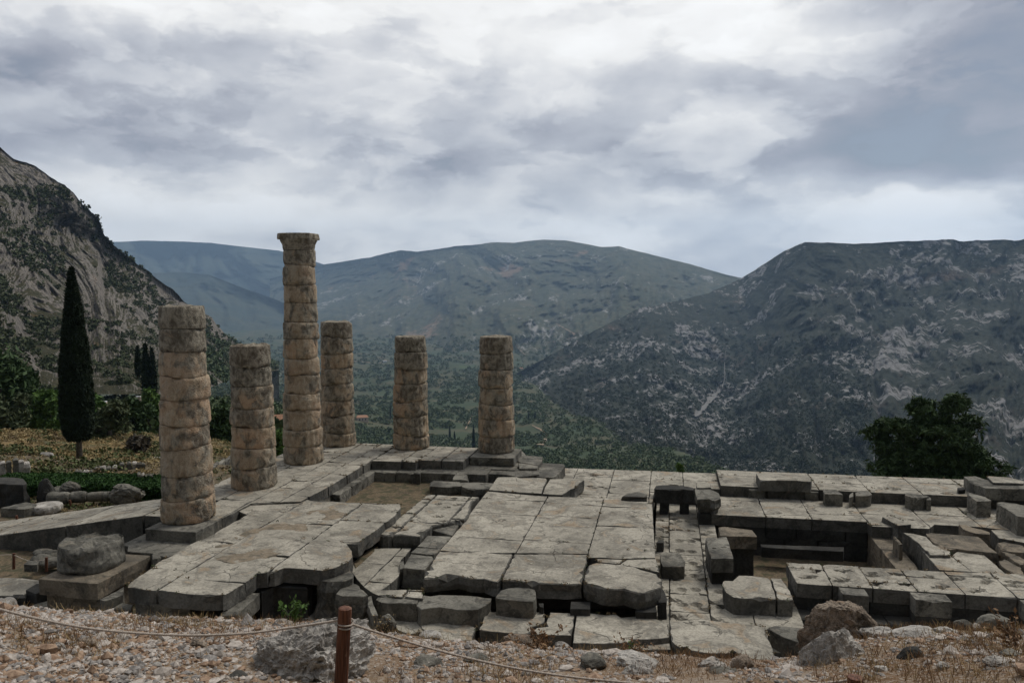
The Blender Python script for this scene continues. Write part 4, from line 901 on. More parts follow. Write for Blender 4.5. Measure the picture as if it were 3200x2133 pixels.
bgrock(310, 425, 1095, 1250, 'dark rugged stump-like stone right of the big squarish rock', 'dark', seed=6)
bgrock(505, 625, 1095, 1190, 'pale pointed stone before the hedge', 'block', z=-1.5, seed=7)
bgrock(930, 1095, 1105, 1205, 'lumpy grey boulder before the hedge near the ramp', 'block', z=-1.3, seed=8, rough=.6)
bgrock(430, 520, 1125, 1195, 'low pale stone behind the lying column shafts', 'block', z=-1.5, seed=9)
def lying(x0, y0, x1, y1, wd_, lab, z=-1.45):
    a, b = P(11, x0, y0, z), P(11, x1, y1, z); d = (b - a); L = d.length; d.normalize(); n = Vector((-d.y, d.x, 0)); th = np.linspace(0, 6.283, 20, endpoint=False); V = []
    for f in np.linspace(0, 1, 8):
        rr = wd_ * (1 + .12 * fbm(np.c_[np.cos(th), np.sin(th), np.full(20, f * 4 + x0)], 2, 3)) * (.8 if f in (0., 1.) else 1)
        for t, r in zip(th, rr): V.append(tuple(a + d * L * f + n * math.cos(t) * r + Vector((0, 0, wd_ * .8 + math.sin(t) * r))))
    F = [[i * 20 + j, i * 20 + (j + 1) % 20, (i + 1) * 20 + (j + 1) % 20, (i + 1) * 20 + j] for i in range(7) for j in range(20)] + [list(range(20))[::-1], [140 + j for j in range(20)]]
    tag(mesh_obj('column_shaft', V, F, M['block']), lab, 'column shaft', 'small column shafts lying before the hedge')
lying(400, 1228, 575, 1228, .28, 'short thick column shaft lying left of the others before the hedge')
lying(575, 1222, 710, 1215, .26, 'middle lying column shaft before the hedge')
lying(715, 1212, 925, 1205, .22, 'longest thin column shaft lying before the hedge')
blk(11, -1.25, .42, [(0, 1270), (120, 1240), (215, 1222), (305, 1238), (285, 1262), (195, 1282)], 'low rectangular slab left of the round stone disc', 'block')
dd = P(11, 385, 1290, -1.55); Vd, Fd = drum_mesh(.62, .62, 0, .30, 91, erode=.02, nth=48); tag(mesh_obj('stone_disc', Vd + np.array([dd.x, dd.y, -1.58]), Fd, M['rock'], base=dd), 'pale round stone disc beside the ramp', 'stone disc')
def slab_px(q, z, th, pts, lab, **kw): return blk(q, z, th, pts, lab, **kw)
slab_px(1, -1.35, .3, [(-60, 900), (0, 865), (120, 862), (330, 890), (250, 935), (150, 985), (-60, 985)], 'pale worn ground slab left of the drum pedestal', mat='pave')
slab_px(1, -1.15, .5, [(172, 945), (240, 905), (300, 895), (330, 940), (240, 975)], 'dark block leaning at the left foot of the pedestal', mat='dark')
slab_px(1, -1.25, .5, [(70, 995), (90, 975), (165, 968), (178, 1000)], 'small dark block by the round column stump at the left edge', mat='dark')
slab_px(1, -1.45, .4, [(150, 1090), (230, 1040), (430, 985), (420, 1010), (270, 1100)], 'low worn step stone before the pedestal', mat='block')
slab_px(1, -1.15, .25, [(155, 775), (190, 745), (262, 750), (250, 778)], 'small squarish stone on the dirt left of the pedestal')
slab_px(1, -1.55, .3, [(-60, 525), (0, 515), (45, 510), (30, 545), (-60, 560)], 'tiny slab left of the ramp side')
for i, (x, y, sx, sz) in enumerate(((300, 715, .38, .14), (350, 735, .3, .2), (285, 760, .33, .16), (345, 780, .36, .16))):
    b = P(1, x, y, -1.45); rock('rubble_stone', (b.x, b.y, b.z + .1), (sx, sx * .8, sz), M['block'], ['flat topmost stone of the rubble left of the fallen drum', 'right stone of the rubble left of the fallen drum', 'left stone of the rubble left of the fallen drum', 'lowest stone of the rubble left of the fallen drum'][i], 30 + i, cat='rubble stone', group='rubble beside the drum', n=3)
st = P(1, 20, 1040, -1.3); Vd, Fd = drum_mesh(.42, .38, 0, .75, 95, erode=.05, nth=48); tag(mesh_obj('column_stump', Vd + np.array([st.x, st.y, -1.95]), Fd, M['rock'], base=Vector((st.x, st.y, -1.95))), 'round pale column stump cut by the left frame edge', 'column stump')
# ------------------------------------------------------------------ posts and ropes
def tube(path, r, nseg=12, twist=False):
    V = []; F = []; path = [Vector(p) for p in path]; n = len(path)
    for i, p in enumerate(path):
        d = (path[min(i + 1, n - 1)] - path[max(i - 1, 0)]).normalized(); a = d.cross(Vector((0, 0, 1))); a = a.normalized() if a.length > 1e-4 else Vector((1, 0, 0)); b = a.cross(d)
        rr = r[i] if hasattr(r, '__len__') else r
        for j in range(nseg):
            t = 6.2832 * j / nseg; k_ = 1 + (.14 * math.cos(3 * (t - i * .55)) if twist else 0); V.append(tuple(p + a * math.cos(t) * rr * k_ + b * math.sin(t) * rr * k_))
    F = [[i * nseg + j, i * nseg + (j + 1) % nseg, (i + 1) * nseg + (j + 1) % nseg, (i + 1) * nseg + j] for i in range(n - 1) for j in range(nseg)] + [list(range(nseg))[::-1], [(n - 1) * nseg + j for j in range(nseg)]]
    return V, F
def add_uv(o, n, nseg, rep):
    uv = o.data.uv_layers.new(name='UVMap'); 
    for p in o.data.polygons:
        for li in p.loop_indices:
            v = o.data.loops[li].vertex_index; uv.data[li].uv = ((v // nseg) / n * rep, (v % nseg) / nseg * 6)
def post(name, top, base, r, lab, cat='post', group=None, mat='wood'):
    top, base = Vector(top), Vector(base); path = [base + (top - base) * f for f in (0, .3, .6, .85, .97, .994, 1.)]; rad = [r * 1.04, r * 1.02, r, r, r, r * .97, r * .80]
    V, F = tube(path, rad, 40); V = np.array(V); a = np.arange(len(V)) % 40
    ax = np.array([tuple(p) for p in path])[np.arange(len(V)) // 40]; V = ax + (V - ax) * (1 - .05 * (np.cos(a / 40 * 6.283 * 9) > .55))[:, None] * (1 - .02 * np.cos(a / 40 * 6.28 * 3))[:, None]
    return tag(mesh_obj(name, V, F, M[mat], smooth=False, base=base), lab, cat, group)
pt = Q(9, 168, 100, 6.0); pbz = fore_z(1075 * .735 * 1.0, 6.0)
pbase = Vector((pt.x + (Q(9, 130, 600, 6.).x - pt.x) * 1.25, pt.y - .02, drop(pt.x, pt.y) - .25))
post('wooden_post', pt, pbase, .052, 'reddish brown grooved wooden post standing by the big rock, ropes tied on', 'wooden post')
p2 = Q(10, 1225, 563, 6.1); post('wooden_post', p2, (p2.x, p2.y, drop(p2.x, p2.y) - .2), .055, 'cut end of a wooden post at the bottom frame edge', 'wooden post')
def rope_px(pts, lab, r=.0092):
    K = [Q(q, x, y, d) for q, x, y, d in pts]; path = []
    for i in range(len(K) - 1):
        p0, p1, p2_, p3 = K[max(i - 1, 0)], K[i], K[i + 1], K[min(i + 2, len(K) - 1)]; m = max(4, int((p2_ - p1).length / .012))
        for j in range(m):
            t = j / m; path.append(.5 * ((2 * p1) + (-p0 + p2_) * t + (2 * p0 - 5 * p1 + 4 * p2_ - p3) * t * t + (-p0 + 3 * p1 - 3 * p2_ + p3) * t ** 3))
    path.append(K[-1]); V, F = tube(path, r, 9, True); o = mesh_obj('rope', V, F, M['rope'], smooth=True); add_uv(o, len(path), 9, sum((path[i + 1] - path[i]).length for i in range(len(path) - 1)) / .022); tag(o, lab, 'rope')
rope_px([(8, 2262, 186, 6.0), (8, 2000, 226, 6.02), (8, 1700, 268, 6.05), (8, 1420, 284, 6.1), (8, 1200, 285, 6.15), (8, 900, 270, 6.2), (8, 600, 240, 6.25), (8, 300, 185, 6.3), (8, 0, 112, 6.35), (8, -300, 20, 6.4)], 'twisted beige rope sagging from the wooden post to the left')
rope_px([(9, 195, 205, 6.0), (9, 400, 272, 6.), (9, 700, 362, 6.), (9, 1000, 440, 6.), (9, 1300, 505, 6.), (9, 1650, 560, 6.), (9, 2050, 602, 6.), (9, 2400, 640, 6.02), (9, 2900, 640, 6.05), (9, 3400, 602, 6.1), (9, 3560, 580, 6.1)], 'twisted beige rope running from the wooden post down to the right')
V, F = tube([Q(9, 168, 100, 6.0) + Vector((math.cos(a) * .056, math.sin(a) * .056 , -.105 - .004 * a)) for a in np.linspace(0, 12.6, 40)], .0075, 8); rl = mesh_obj('rope', V, F, M['rope'], smooth=True); add_uv(rl, 40, 8, 30); tag(rl, 'short rope loop knotted round the wooden post', 'rope')
lp = 'small rust-brown rope barrier posts at the left'
LP_ = []
for x, y0, y1, lab in ((92, 700, 806, 'short rust-brown post at the left edge of the dirt, left of the rubble'), (310, 728, 822, 'short rust-brown post before the rubble left of the drum')):
    b = P(1, x, y1, -1.5); t = Q(1, x, y0, math.hypot(b.x, b.y)); post('barrier_post', t, b, .045, lab, 'post', lp); LP_.append((1, x, y0 + 14, math.hypot(b.x, b.y) - .03))
for x, y0, y1, lab, z in ((118, 448, 502, 'short post beyond the ramp by the low slab', -1.6), (474, 345, 385, 'tiny post beyond the ramp before the lying shafts', -1.5)):
    b = P(1, x, y1, z); t = Q(1, x - 8, y0, math.hypot(b.x, b.y)); post('barrier_post', t, b, .05, lab, 'post', lp)
q0, q1 = LP_; dm = (q0[3] + q1[3]) / 2
rope_px([(1, -60, 712, q0[3] + .3), (1, 20, 712, q0[3]), q0, (1, 200, 752, dm), q1], 'thin rope between the two short rust-brown posts', .010)
# ------------------------------------------------------------------ trees
def leaves(C, size, rr, aspect=1.6, up=0.):
    """one small bent leaf cluster face per centre"""
    n = len(C); a = rr.normal(size=(n, 3)); a[:, 2] += up; a /= np.linalg.norm(a, axis=1)[:, None] + 1e-9
    b = rr.normal(size=(n, 3)); b -= (b * a).sum(1)[:, None] * a; b /= np.linalg.norm(b, axis=1)[:, None] + 1e-9
    s = size * rr.uniform(.6, 1.4, n)[:, None]
    V = np.stack([C - a * s * aspect, C + b * s * .55, C + a * s * aspect, C - b * s * .55], 1).reshape(-1, 3)
    F = np.arange(n * 4).reshape(-1, 4); return V, F
def fast_mesh(name, V, F, mat, parent=None, base=None, smooth=False):
    V = np.asarray(V, np.float32); F = np.asarray(F, np.int32); k_ = F.shape[1]
    if base is None: base = Vector((0, 0, 0))
    me = bpy.data.meshes.new(name); me.vertices.add(len(V)); me.vertices.foreach_set('co', (V - np.array(base, np.float32)).ravel())
    me.loops.add(F.size); me.loops.foreach_set('vertex_index', F.ravel()); me.polygons.add(len(F)); me.polygons.foreach_set('loop_start', np.arange(0, F.size, k_, dtype=np.int32))
    me.polygons.foreach_set('use_smooth', np.full(len(F), smooth)); me.update(calc_edges=True); me.materials.append(mat)
    o = bpy.data.objects.new(name, me); o.location = Vector(base) - (parent.location if parent else Vector()); return link(o, parent)
def limbs(base, tips, r, lean=(0, 0)):
    V = []; F = []
    def add(path, rad):
        v, f = tube(path, rad, 8); o = len(V); V.extend(v); F.extend([[i + o for i in q] for q in f])
    h = max(t[2] for t in tips) - base[2]; fork = Vector(base) + Vector((lean[0], lean[1], h * .45))
    add([Vector(base) - Vector((0, 0, .3)), Vector(base) + (fork - Vector(base)) * .5, fork], [r * 1.25, r * .9, r * .7])
    for t in tips:
        t = Vector(t); m = fork.lerp(t, .5) + Vector((random.uniform(-.1, .1), random.uniform(-.1, .1), .05 * h)); add([fork, m, t], [r * .55, r * .35, r * .12])
    return V, F
def tree(name, base, lobes, nleaf, size, mat, label, cat='tree', group=None, trunk_r=.22, seed=1, up=0., hollow=.55, aspect=1.6, gap=-.28):
    """lobes: list of (dx, dy, z, rx, ry, rz) relative to the base"""
    rr = np.random.default_rng(seed); root = empty(name, base, label, cat, group); b = np.array(base)
    vol = np.array([l[3] * l[4] * l[5] for l in lobes]) ** .7; vol /= vol.sum(); C = []
    for l, f in zip(lobes, vol):
        m = int(nleaf * f); d = rr.normal(size=(m, 3)); d /= np.linalg.norm(d, axis=1)[:, None]
        rad = (hollow + (1 - hollow) * rr.random(m)) * (1 + .38 * fbm(d * 2.2 + seed * 3 + l[2], 3, 3)) 
        q = d * rad[:, None] * np.array(l[3:6]) + np.array(l[:3]) + b
        keep = fbm(q / size * .16, 2, 6) > gap; C.append(q[keep])
    C = np.concatenate(C); V, F = leaves(C, size, rr, aspect, up)
    fast_mesh('crown', V, F, mat, root, base)
    tips = [tuple(b + np.array((l[0], l[1], l[2]))) for l in lobes[:7]]
    v, f = limbs(base, tips, trunk_r); mesh_obj('trunk', v, f, M['bark'], root, smooth=True, base=Vector(base)); return root
def cypress(base, h, r, label, n=9000, size=.16, seed=1, skirt=.06, trunk=.12, group=None, cat='cypress tree'):
    rr = np.random.default_rng(seed); root = empty('cypress_tree', base, label, cat, group); b = np.array(base)
    f = rr.random(n) ** 1.15; th = rr.uniform(0, 6.283, n)
    prof = np.interp(f, [0, .03, .12, .3, .55, .75, .9, 1.], [.62, .86, 1., .99, .80, .52, .27, .05])
    rad = r * prof * (.72 + .28 * rr.random(n) ** .5) * (1 + .12 * fbm(np.c_[np.cos(th) * 2, np.sin(th) * 2, f * h * .7 + seed], 3, 3))
    C = np.c_[np.cos(th) * rad, np.sin(th) * rad, h * (skirt + (1 - skirt) * f)] + b
    V, F = leaves(C, size, rr, 2.0, 1.4); fast_mesh('crown', V, F, M['cyp'], root, base)
    # dark core so the crown is dense
    core = []; 
    for q in np.linspace(0, 1, 14):
        pr = np.interp(q, [0, .03, .12, .3, .55, .75, .9, 1.], [.62, .86, 1., .99, .80, .52, .27, .05]) * r * .74
        for j in range(14): core.append((b[0] + math.cos(j / 14 * 6.283) * pr, b[1] + math.sin(j / 14 * 6.283) * pr, b[2] + h * (skirt + .01 + (1 - skirt) * q * .97)))
    F2 = [[i * 14 + j, i * 14 + (j + 1) % 14, (i + 1) * 14 + (j + 1) % 14, (i + 1) * 14 + j] for i in range(13) for j in range(14)]
    mesh_obj('inner_crown', core, F2, M['cyp'], root, smooth=True, base=Vector(base))
    v, f_ = tube([b - np.array([0, 0, .4]), b + np.array([0, 0, h * skirt * 1.2]), b + np.array([0, 0, h * .3])], [trunk * 1.5, trunk, trunk * .8], 12)
    mesh_obj('trunk', v, f_, M['bark'], root, smooth=True, base=Vector(base)); return root
def ground_at(D, r, keys=('valley', 'site')):
    x, y = dir_of(D, r); zs = [drop(x, y, k_) for k_ in keys]; zs = [z for z in zs if z is not None and z < 5]; return Vector((x, y, max(zs) if zs else -2))
def lobes_px(D, w_px, y_top, y_bot, r, seed, n=9, squash=1.):
    """crown lobes filling an image extent (display pixels) at distance r"""
    rr = random.Random(seed); cx = Q(0, D, (y_top + y_bot) / 2, r); k_ = r / CF * 1.3605; W_, H_ = w_px * k_ / 2, (y_bot - y_top) * k_ / 2
    L = []
    for i in range(n):
        a = rr.uniform(0, 6.283); f = rr.uniform(.25, .62); zc = rr.uniform(-.55, .62); s = rr.uniform(.36, .55)
        L.append((math.cos(a) * W_ * f * (1 - .3 * abs(zc)), math.sin(a) * W_ * f, cx.z + H_ * zc, W_ * s, W_ * s, H_ * s * .85 * squash))
    return L
def pxtree(name, D, w_px, y_top, y_bot, r, mat, label, n=2600, size=.22, seed=1, group=None, tr=.2, cat='tree', nl=10, **kw):
    g = ground_at(D, r); L = [(a, b, z - g.z, c, d, e) for a, b, z, c, d, e in lobes_px(D, w_px, y_top, y_bot, r, seed, nl)]
    L = [(l[0], l[1], max(l[2], l[5] * .7), l[3], l[4], l[5]) for l in L]
    return tree(name, g, L, n, size, M[mat], label, cat, group, tr, seed, **kw)
M['twig'] = leaf_mat('dry_twigs', (.05, .042, .032), (.10, .085, .062))
# the tall cypress
g = ground_at(180, 50); g.z = P(11, 655, 975, -3.9).z; b_ = P(11, 655, 975, -3.9)
topz = Q(11, 415, -640, math.hypot(b_.x, b_.y)).z if False else Q(0, 160, 616, math.hypot(b_.x, b_.y)).z
cyp = cypress(b_, topz - b_.z, .98, 'tall dark narrow cypress standing alone at the left, with bare pale trunk', 26000, .085, 3, .165, .15)
G1 = 'green trees behind the grassy slope on the left'
T_ = [(-10, 150, 800, 985, 88, 'pine', 'dark pine cut by the left frame edge behind the dry grass', 3600, .24),
      (62, 120, 815, 990, 95, 'pine', 'dark broad pine second from the left frame edge', 3600, .24),
      (112, 95, 890, 1005, 84, 'bright', 'lighter green bushy tree left of the tall cypress', 3600, .2),
      (25, 80, 900, 990, 80, 'olive', 'dull low green tree under the dark pines at the left', 2200, .2),
      (252, 95, 925, 1050, 72, 'olive', 'rounded brownish olive tree just right of the tall cypress', 3800, .15),
      (318, 80, 905, 1040, 84, 'pine', 'dark green leafy tree left of the nearest column', 3400, .2),
      (345, 60, 890, 985, 92, 'bright', 'yellowish green treetop beside the nearest column', 2600, .2),
      (225, 60, 905, 960, 100, 'bright', 'small bright shrub-like tree between cypress and dark leafy tree', 1500, .2),
      (508, 62, 905, 1060, 80, 'pine', 'dark tree seen between the first and second columns', 3600, .19),
      (640, 40, 965, 1075, 60, 'bright', 'green bush between second column and the tall column', 1600, .14)]
for i, (D, w_, y0, y1, r, mt, lab, n_, s_) in enumerate(T_): pxtree('leafy_tree', D, w_, y0, y1, r, mt, lab, n_, s_, 40 + i, G1)
for i, (D, w_, y0, y1, r, lab) in enumerate(((310, 55, 1000, 1065, 66, 'dry brown leafless-looking shrub right of the olive tree'), (160, 60, 965, 1000, 76, 'low dull shrub behind the cypress trunk'))):
    pxtree('shrub', D, w_, y0, y1, r, 'twig' if i == 0 else 'olive', lab, 2200, .14, 70 + i, None, .06, 'shrub')
def farcyp(D, y0, y1, w_, r, lab, grp='slim cypresses in the middle distance', seed=1):
    b = Q(0, D, y1, r); t = Q(0, D, y0, r); cypress(b, t.z - b.z, w_ * r / CF * 1.3605 / 2, lab, 900, .012 * (t.z - b.z) + .15, seed, .02, .15, grp)
for i, a in enumerate([(318, 795, 862, 10, 150, 'slim cypress on the slope left of the nearest column'), (337, 790, 900, 15, 140, 'cypress pair member nearest to the first column, left one'), (352, 800, 905, 14, 140, 'cypress pair member nearest to the first column, right one'),
    (643, 990, 1075, 9, 110, 'slim cypress in the gap left of the tall column')]): farcyp(*a, seed=i + 3)
far_c = [(1088, 975, 1035, 7, 640, 'cypress standing just left of the last column base'), (1033, 978, 1005, 5, 760, 'left of two tiny cypresses left of the last column'), (1044, 990, 1012, 5, 720, 'right of two tiny cypresses left of the last column'),
         (897, 930, 962, 4, 900, 'tiny cypress left of the column with flat disc top'), (1214, 945, 965, 3.5, 1050, 'left of two tiny cypresses beside the far dirt bend'), (1229, 943, 962, 4.5, 1050, 'right of two tiny cypresses beside the far dirt bend')]
for i, (D, y0, y1, w_, r, lab) in enumerate(far_c):
    h = hit(D, y1, ['valley']); rr_ = math.hypot(h[0].x, h[0].y) if h else r; farcyp(D, y0, y1, w_, rr_ * .995, lab, seed=20 + i)
# pine below the far edge, right
bp = Q(0, 2140, 1130, 62); bp.z -= 4
pl_ = []
rrp = random.Random(4)
for (D, y, wx, hy) in [(2140, 950, 44, 26), (2195, 925, 26, 22), (2105, 930, 24, 18), (2075, 985, 40, 24), (2165, 1000, 62, 30), (2225, 975, 26, 24), (2035, 975, 30, 18), (2010, 1000, 32, 20), (2060, 1030, 55, 26), (2140, 1050, 72, 34), (2220, 1040, 50, 28), (2040, 1070, 40, 20), (2270, 1068, 42, 16), (2110, 1090, 90, 26), (2210, 1090, 80, 24)]:
    c = Q(0, D, y, 62 + rrp.uniform(-1.5, 1.5)); k_ = 62 / CF * 1.3605; pl_.append((c.x - bp.x, c.y - bp.y, c.z - bp.z, wx * k_, wx * k_, hy * k_))
tree('pine_tree', bp, pl_, 52000, .095, M['pine'], 'broad dark pine tree rising behind the far edge at the right', 'pine tree', None, .3, 9, aspect=2.2, hollow=.45, gap=-.08)
pxtree('shrub', 1562, 20, 1062, 1100, 60, 'bright', 'little bright green bush top peeking over the far edge', 500, .12, 93, None, .04, 'shrub', 5)
# hedge
def hedge():
    a, b = P(11, -200, 1180, -1.6), P(11, 1330, 1190, -1.45); d = b - a; L = d.length; d.normalize(); n = Vector((-d.y, d.x, 0)); rr = np.random.default_rng(5); N = 26000
    f = rr.random(N); u = rr.uniform(-1, 1, N); ht = .86 + .22 * fbm(np.c_[f * L * .5, f * 0, f * 0], 4, 3) ; t = rr.random(N)
    edge = rr.random(N) < .6; z = np.where(edge, ht * (.85 + .2 * rr.random(N)), ht * t); uu = np.where(edge, u, np.sign(u) * (.85 + .2 * rr.random(N)))
    C = np.array(a) + f[:, None] * L * np.array(d) + (uu * 1.1 + 1.2)[:, None] * np.array(n); C[:, 2] = -1.6 + z * .66
    V, F = leaves(C, .075, rr, 1.4); o = fast_mesh('hedge', V, F, M['hedge'], None, Vector(a)); tag(o, 'long low clipped green hedge behind the small stones at the left', 'hedge')
hedge()
# old stone walls behind the hedge and on the grass
def rubble_wall(pts, lab, r, seed, hgt=.5, cat='stone wall', n=10):
    root = None; rr = random.Random(seed); K = [Q(11, x, y, r) for x, y in pts]; root = empty('stone_wall', K[0], lab, cat)
    for i in range(n):
        f = i / n * (len(K) - 1); j = int(f); p = K[j].lerp(K[min(j + 1, len(K) - 1)], f - j); L = sum((K[q + 1] - K[q]).length for q in range(len(K) - 1)) / n
        d = (K[-1] - K[0]); d.z = 0; d.normalize(); nn = Vector((-d.y, d.x, 0)); h = hgt * rr.uniform(.6, 1.25)
        prism('wall_stone', [p, p + d * L * .96, p + d * L * .96 + nn * .5, p + nn * .5], p.z + h * .2, p.z - h * 1.3, M['rock'] if rr.random() < .4 else M['block'], root, rough=.06, cham=.05)
rubble_wall([(770, 965), (880, 955), (1070, 925), (1180, 935)], 'low ancient stone wall rising behind the hedge towards the nearest column', 46, 3, .7)
rubble_wall([(-60, 930), (100, 900), (240, 935)], 'low grey stone wall at the left behind the hedge', 47, 4, .6, n=6)
rubble_wall([(1120, 1005), (1310, 1030)], 'low pale stones at the hedge end beside the nearest column', 41, 6, .35, n=6)
rubble_wall([(610, 975), (760, 985)], 'short row of pale stones right of the cypress trunk', 45, 8, .25, n=5)
def retaining():
    a, b = Q(0, 488, 1072, 44), Q(0, 532, 1052, 48); root = empty('retaining_wall', a, 'low grey sloping stone wall between the first and second columns', 'stone wall'); d = b - a
    for i in range(3):
        p, q = a + d * (i / 3), a + d * ((i + 1) / 3 - .01); prism('wall_stone', [p, q, q + Vector((-.3, .6, 0)), p + Vector((-.3, .6, 0))], lambda x, y, p=p, q=q: p.z + (q.z - p.z) * .5, p.z - 1.1, M['block'], root)
retaining()
for i, (x, y, sx, lab) in enumerate(((365, 855, .55, 'flat grey stone lying on the dry grass left of the cypress'), (60, 640, .9, 'grey rock outcrop on top of the grass slope at the left edge'), (1262, 880, .5, 'pale stone under the dark tree beside the nearest column'))):
    h = on(x, y, 11, ['valley']); c = h[0] if h else Q(11, x, y, 65); rock('stone', tuple(c + Vector((0, 0, .08))), (sx, sx * .7, sx * .35), M['rock'], lab, 50 + i, cat='stone', n=3)
# ------------------------------------------------------------------ olive groves and scrub (uncountable)
def scatter(name, centers, sizes, mat, n=1, seed=0, lab=None, flat=.75, key=None):
    V0, F0 = ICO[n]; rr = np.random.default_rng(seed); N = len(centers); nv = len(V0)
    V = np.repeat(V0[None], N, 0) * (1 + .35 * rr.normal(size=(N, nv, 1)) * .8)
    V = V * sizes[:, None, None] * np.array([1, 1, flat]) + centers[:, None]
    F = (F0[None] + (np.arange(N) * nv)[:, None, None]).reshape(-1, 3)
    o = fast_mesh(name, V.reshape(-1, 3), F, mat, None, None); tag(o, kind='stuff'); return o
def cast_down(x, y, key):
    h = TER[key].ray_cast(Vector((x, y, 2500)), Vector((0, 0, -1))); return h[0] if h[0] is not None else None
def clump_scatter(name, C, S, mat, seed, per=26, ls=.30):
    rr = np.random.default_rng(seed); d = rr.normal(size=(len(C), per, 3)); d /= np.linalg.norm(d, axis=2)[..., None]
    P_ = C[:, None] + d * S[:, None, None] * np.array([1, 1, .75]) * rr.uniform(.55, 1.05, (len(C), per, 1)); s = np.repeat(S, per) * ls
    P_ = P_.reshape(-1, 3); n = len(P_); a = rr.normal(size=(n, 3)); a /= np.linalg.norm(a, axis=1)[:, None]; b = rr.normal(size=(n, 3)); b -= (a * b).sum(1)[:, None] * a; b /= np.linalg.norm(b, axis=1)[:, None]
    V = np.stack([P_ - a * s[:, None], P_ + b * s[:, None], P_ + a * s[:, None], P_ - b * s[:, None]], 1).reshape(-1, 3)
    tag(fast_mesh(name, V, np.arange(n * 4).reshape(-1, 4), mat), kind='stuff')
def far_grass():
    for nm, seed, N, c1, c2, s0, s1 in (('dry_hill_grass', 23, 3400, (.19, .145, .065), (.34, .265, .135), .08, .30), ('green_hill_grass', 24, 1100, (.05, .065, .022), (.10, .115, .045), .12, .45), ('brown_hill_weeds', 25, 500, (.08, .06, .035), (.15, .11, .06), .10, .30)):
        rr = np.random.default_rng(seed); C = []; S = []
        while len(C) < N:
            D = rr.uniform(-60, 560); r = 35 + 56 * rr.random(); v = Q(0, D, 1000, r); c = vnoise(np.array([v.x * .22, v.y * .22, seed]), 4) + .4 * rr.normal()
            if c < .05: continue
            zz = [q_ for q_ in (drop(v.x, v.y, 'valley', 50), drop(v.x, v.y, 'site', 50)) if q_ is not None]
            if not zz: continue
            z = max(zz); s = rr.uniform(s0, s1) * (.6 if r < 44 else 1)
            t_ = toT((v.x, v.y))
            if t_[0] > -2.5 or (t_[1] > 8.5 and t_[0] > -14): continue
            C.append((v.x, v.y, z + s * .2)); S.append(s)
        clump_scatter(nm, np.array(C), np.array(S), leaf_mat(nm + '_leaf', c1, c2), seed, 34, .22)
far_grass()
ON = []
def grove():
    rr = np.random.default_rng(3); C = []; S = []
    while len(C) < 17000:
        D = rr.uniform(380, 2000); y = 770 + 340 * rr.random() ** .8
        if D > 1250 and rr.random() > .55: continue
        h = hit(D, y, ['valley', 'right_mountain', 'central_mountain', 'left_cliff'])
        if not h or h[3] > 6500: continue
        p = h[0]
        if h[3] < 110: continue
        if vnoise(np.array([p.x * .011, p.y * .011, 0.]), 3) + .5 * vnoise(np.array([p.x * .05, p.y * .05, 0.]), 8) < (-.30 if D < 1300 else -.9): continue
        s = 2.6 * rr.uniform(.6, 1.35) * (1 + max(0, h[3] - 700) / 1500); C.append((p.x, p.y, p.z + s * .45)); S.append(s); ON.append(hit.key == 'right_mountain')
    return np.array(C), np.array(S)
C_, S_ = grove(); sel = np.where(np.array(ON), 9, np.arange(len(C_)) % 4)
m_ol = leaf_mat('grove_foliage', (.046, .068, .028), (.090, .112, .052)); m_ol2 = leaf_mat('grove_foliage_dark', (.036, .060, .022), (.062, .090, .036))
clump_scatter('olive_grove', C_[(sel > 0) & (sel < 9)], S_[(sel > 0) & (sel < 9)], m_ol, 5); clump_scatter('slope_forest', C_[sel == 9], S_[sel == 9] * .8, leaf_mat('slope_forest_leaf', (.018, .028, .016), (.034, .046, .026)), 7); clump_scatter('grove_undergrowth', C_[sel == 0], S_[sel == 0], m_ol2, 6)
def wood_edge():
    rr = np.random.default_rng(28); C = []; S = []
    while len(C) < 800:
        D = rr.uniform(-40, 640); r = rr.uniform(92, 330); v = Q(0, D, 1000, r); z = drop(v.x, v.y, 'valley', 200)
        if z is None: continue
        s = rr.uniform(1.2, 3.6); C.append((v.x, v.y, z + s * .55)); S.append(s)
    for _ in range(90):
        D = rr.uniform(190, 350); r = rr.uniform(170, 330); v = Q(0, D, 1000, r); z = drop(v.x, v.y, 'valley', 200)
        if z is not None: C.append((v.x, v.y, z + 2.2)); S.append(rr.uniform(3, 5))
    return np.array(C), np.array(S)
C3, S3 = wood_edge(); clump_scatter('woodland', C3, S3, leaf_mat('woodland_foliage', (.030, .050, .018), (.068, .092, .034)), 19, 190, .14)
def scrub():
    rr = np.random.default_rng(8); C = []; S = []; tries = 0
    while len(C) < 1700 and tries < 20000:
        tries += 1
        D = rr.uniform(-20, 640); y = 430 + 500 * rr.random(); h = hit(D, y, ['left_cliff', 'valley'])
        if not h or h[3] > 1000 or h[3] < 100: continue
        p = h[0]; dens = vnoise(np.array([p.x * .02, p.y * .02, p.z * .03]), 5) + .5 * vnoise(np.array([p.x * .08, p.y * .08, p.z * .1]), 8)
        steep = h[1].z
        if dens < .25 - .5 * (steep - .55) - (y > 760) * .35 - (560 < y < 760) * .12: continue
        s = rr.uniform(.7, 2.1) * (.6 + h[3] / 700); C.append((p.x, p.y, p.z + s * .3)); S.append(s)
    return np.array(C), np.array(S)
C2, S2 = scrub(); clump_scatter('hillside_scrub', C2, S2, leaf_mat('scrub_foliage', (.030, .042, .016), (.060, .070, .028)), 9, 30)
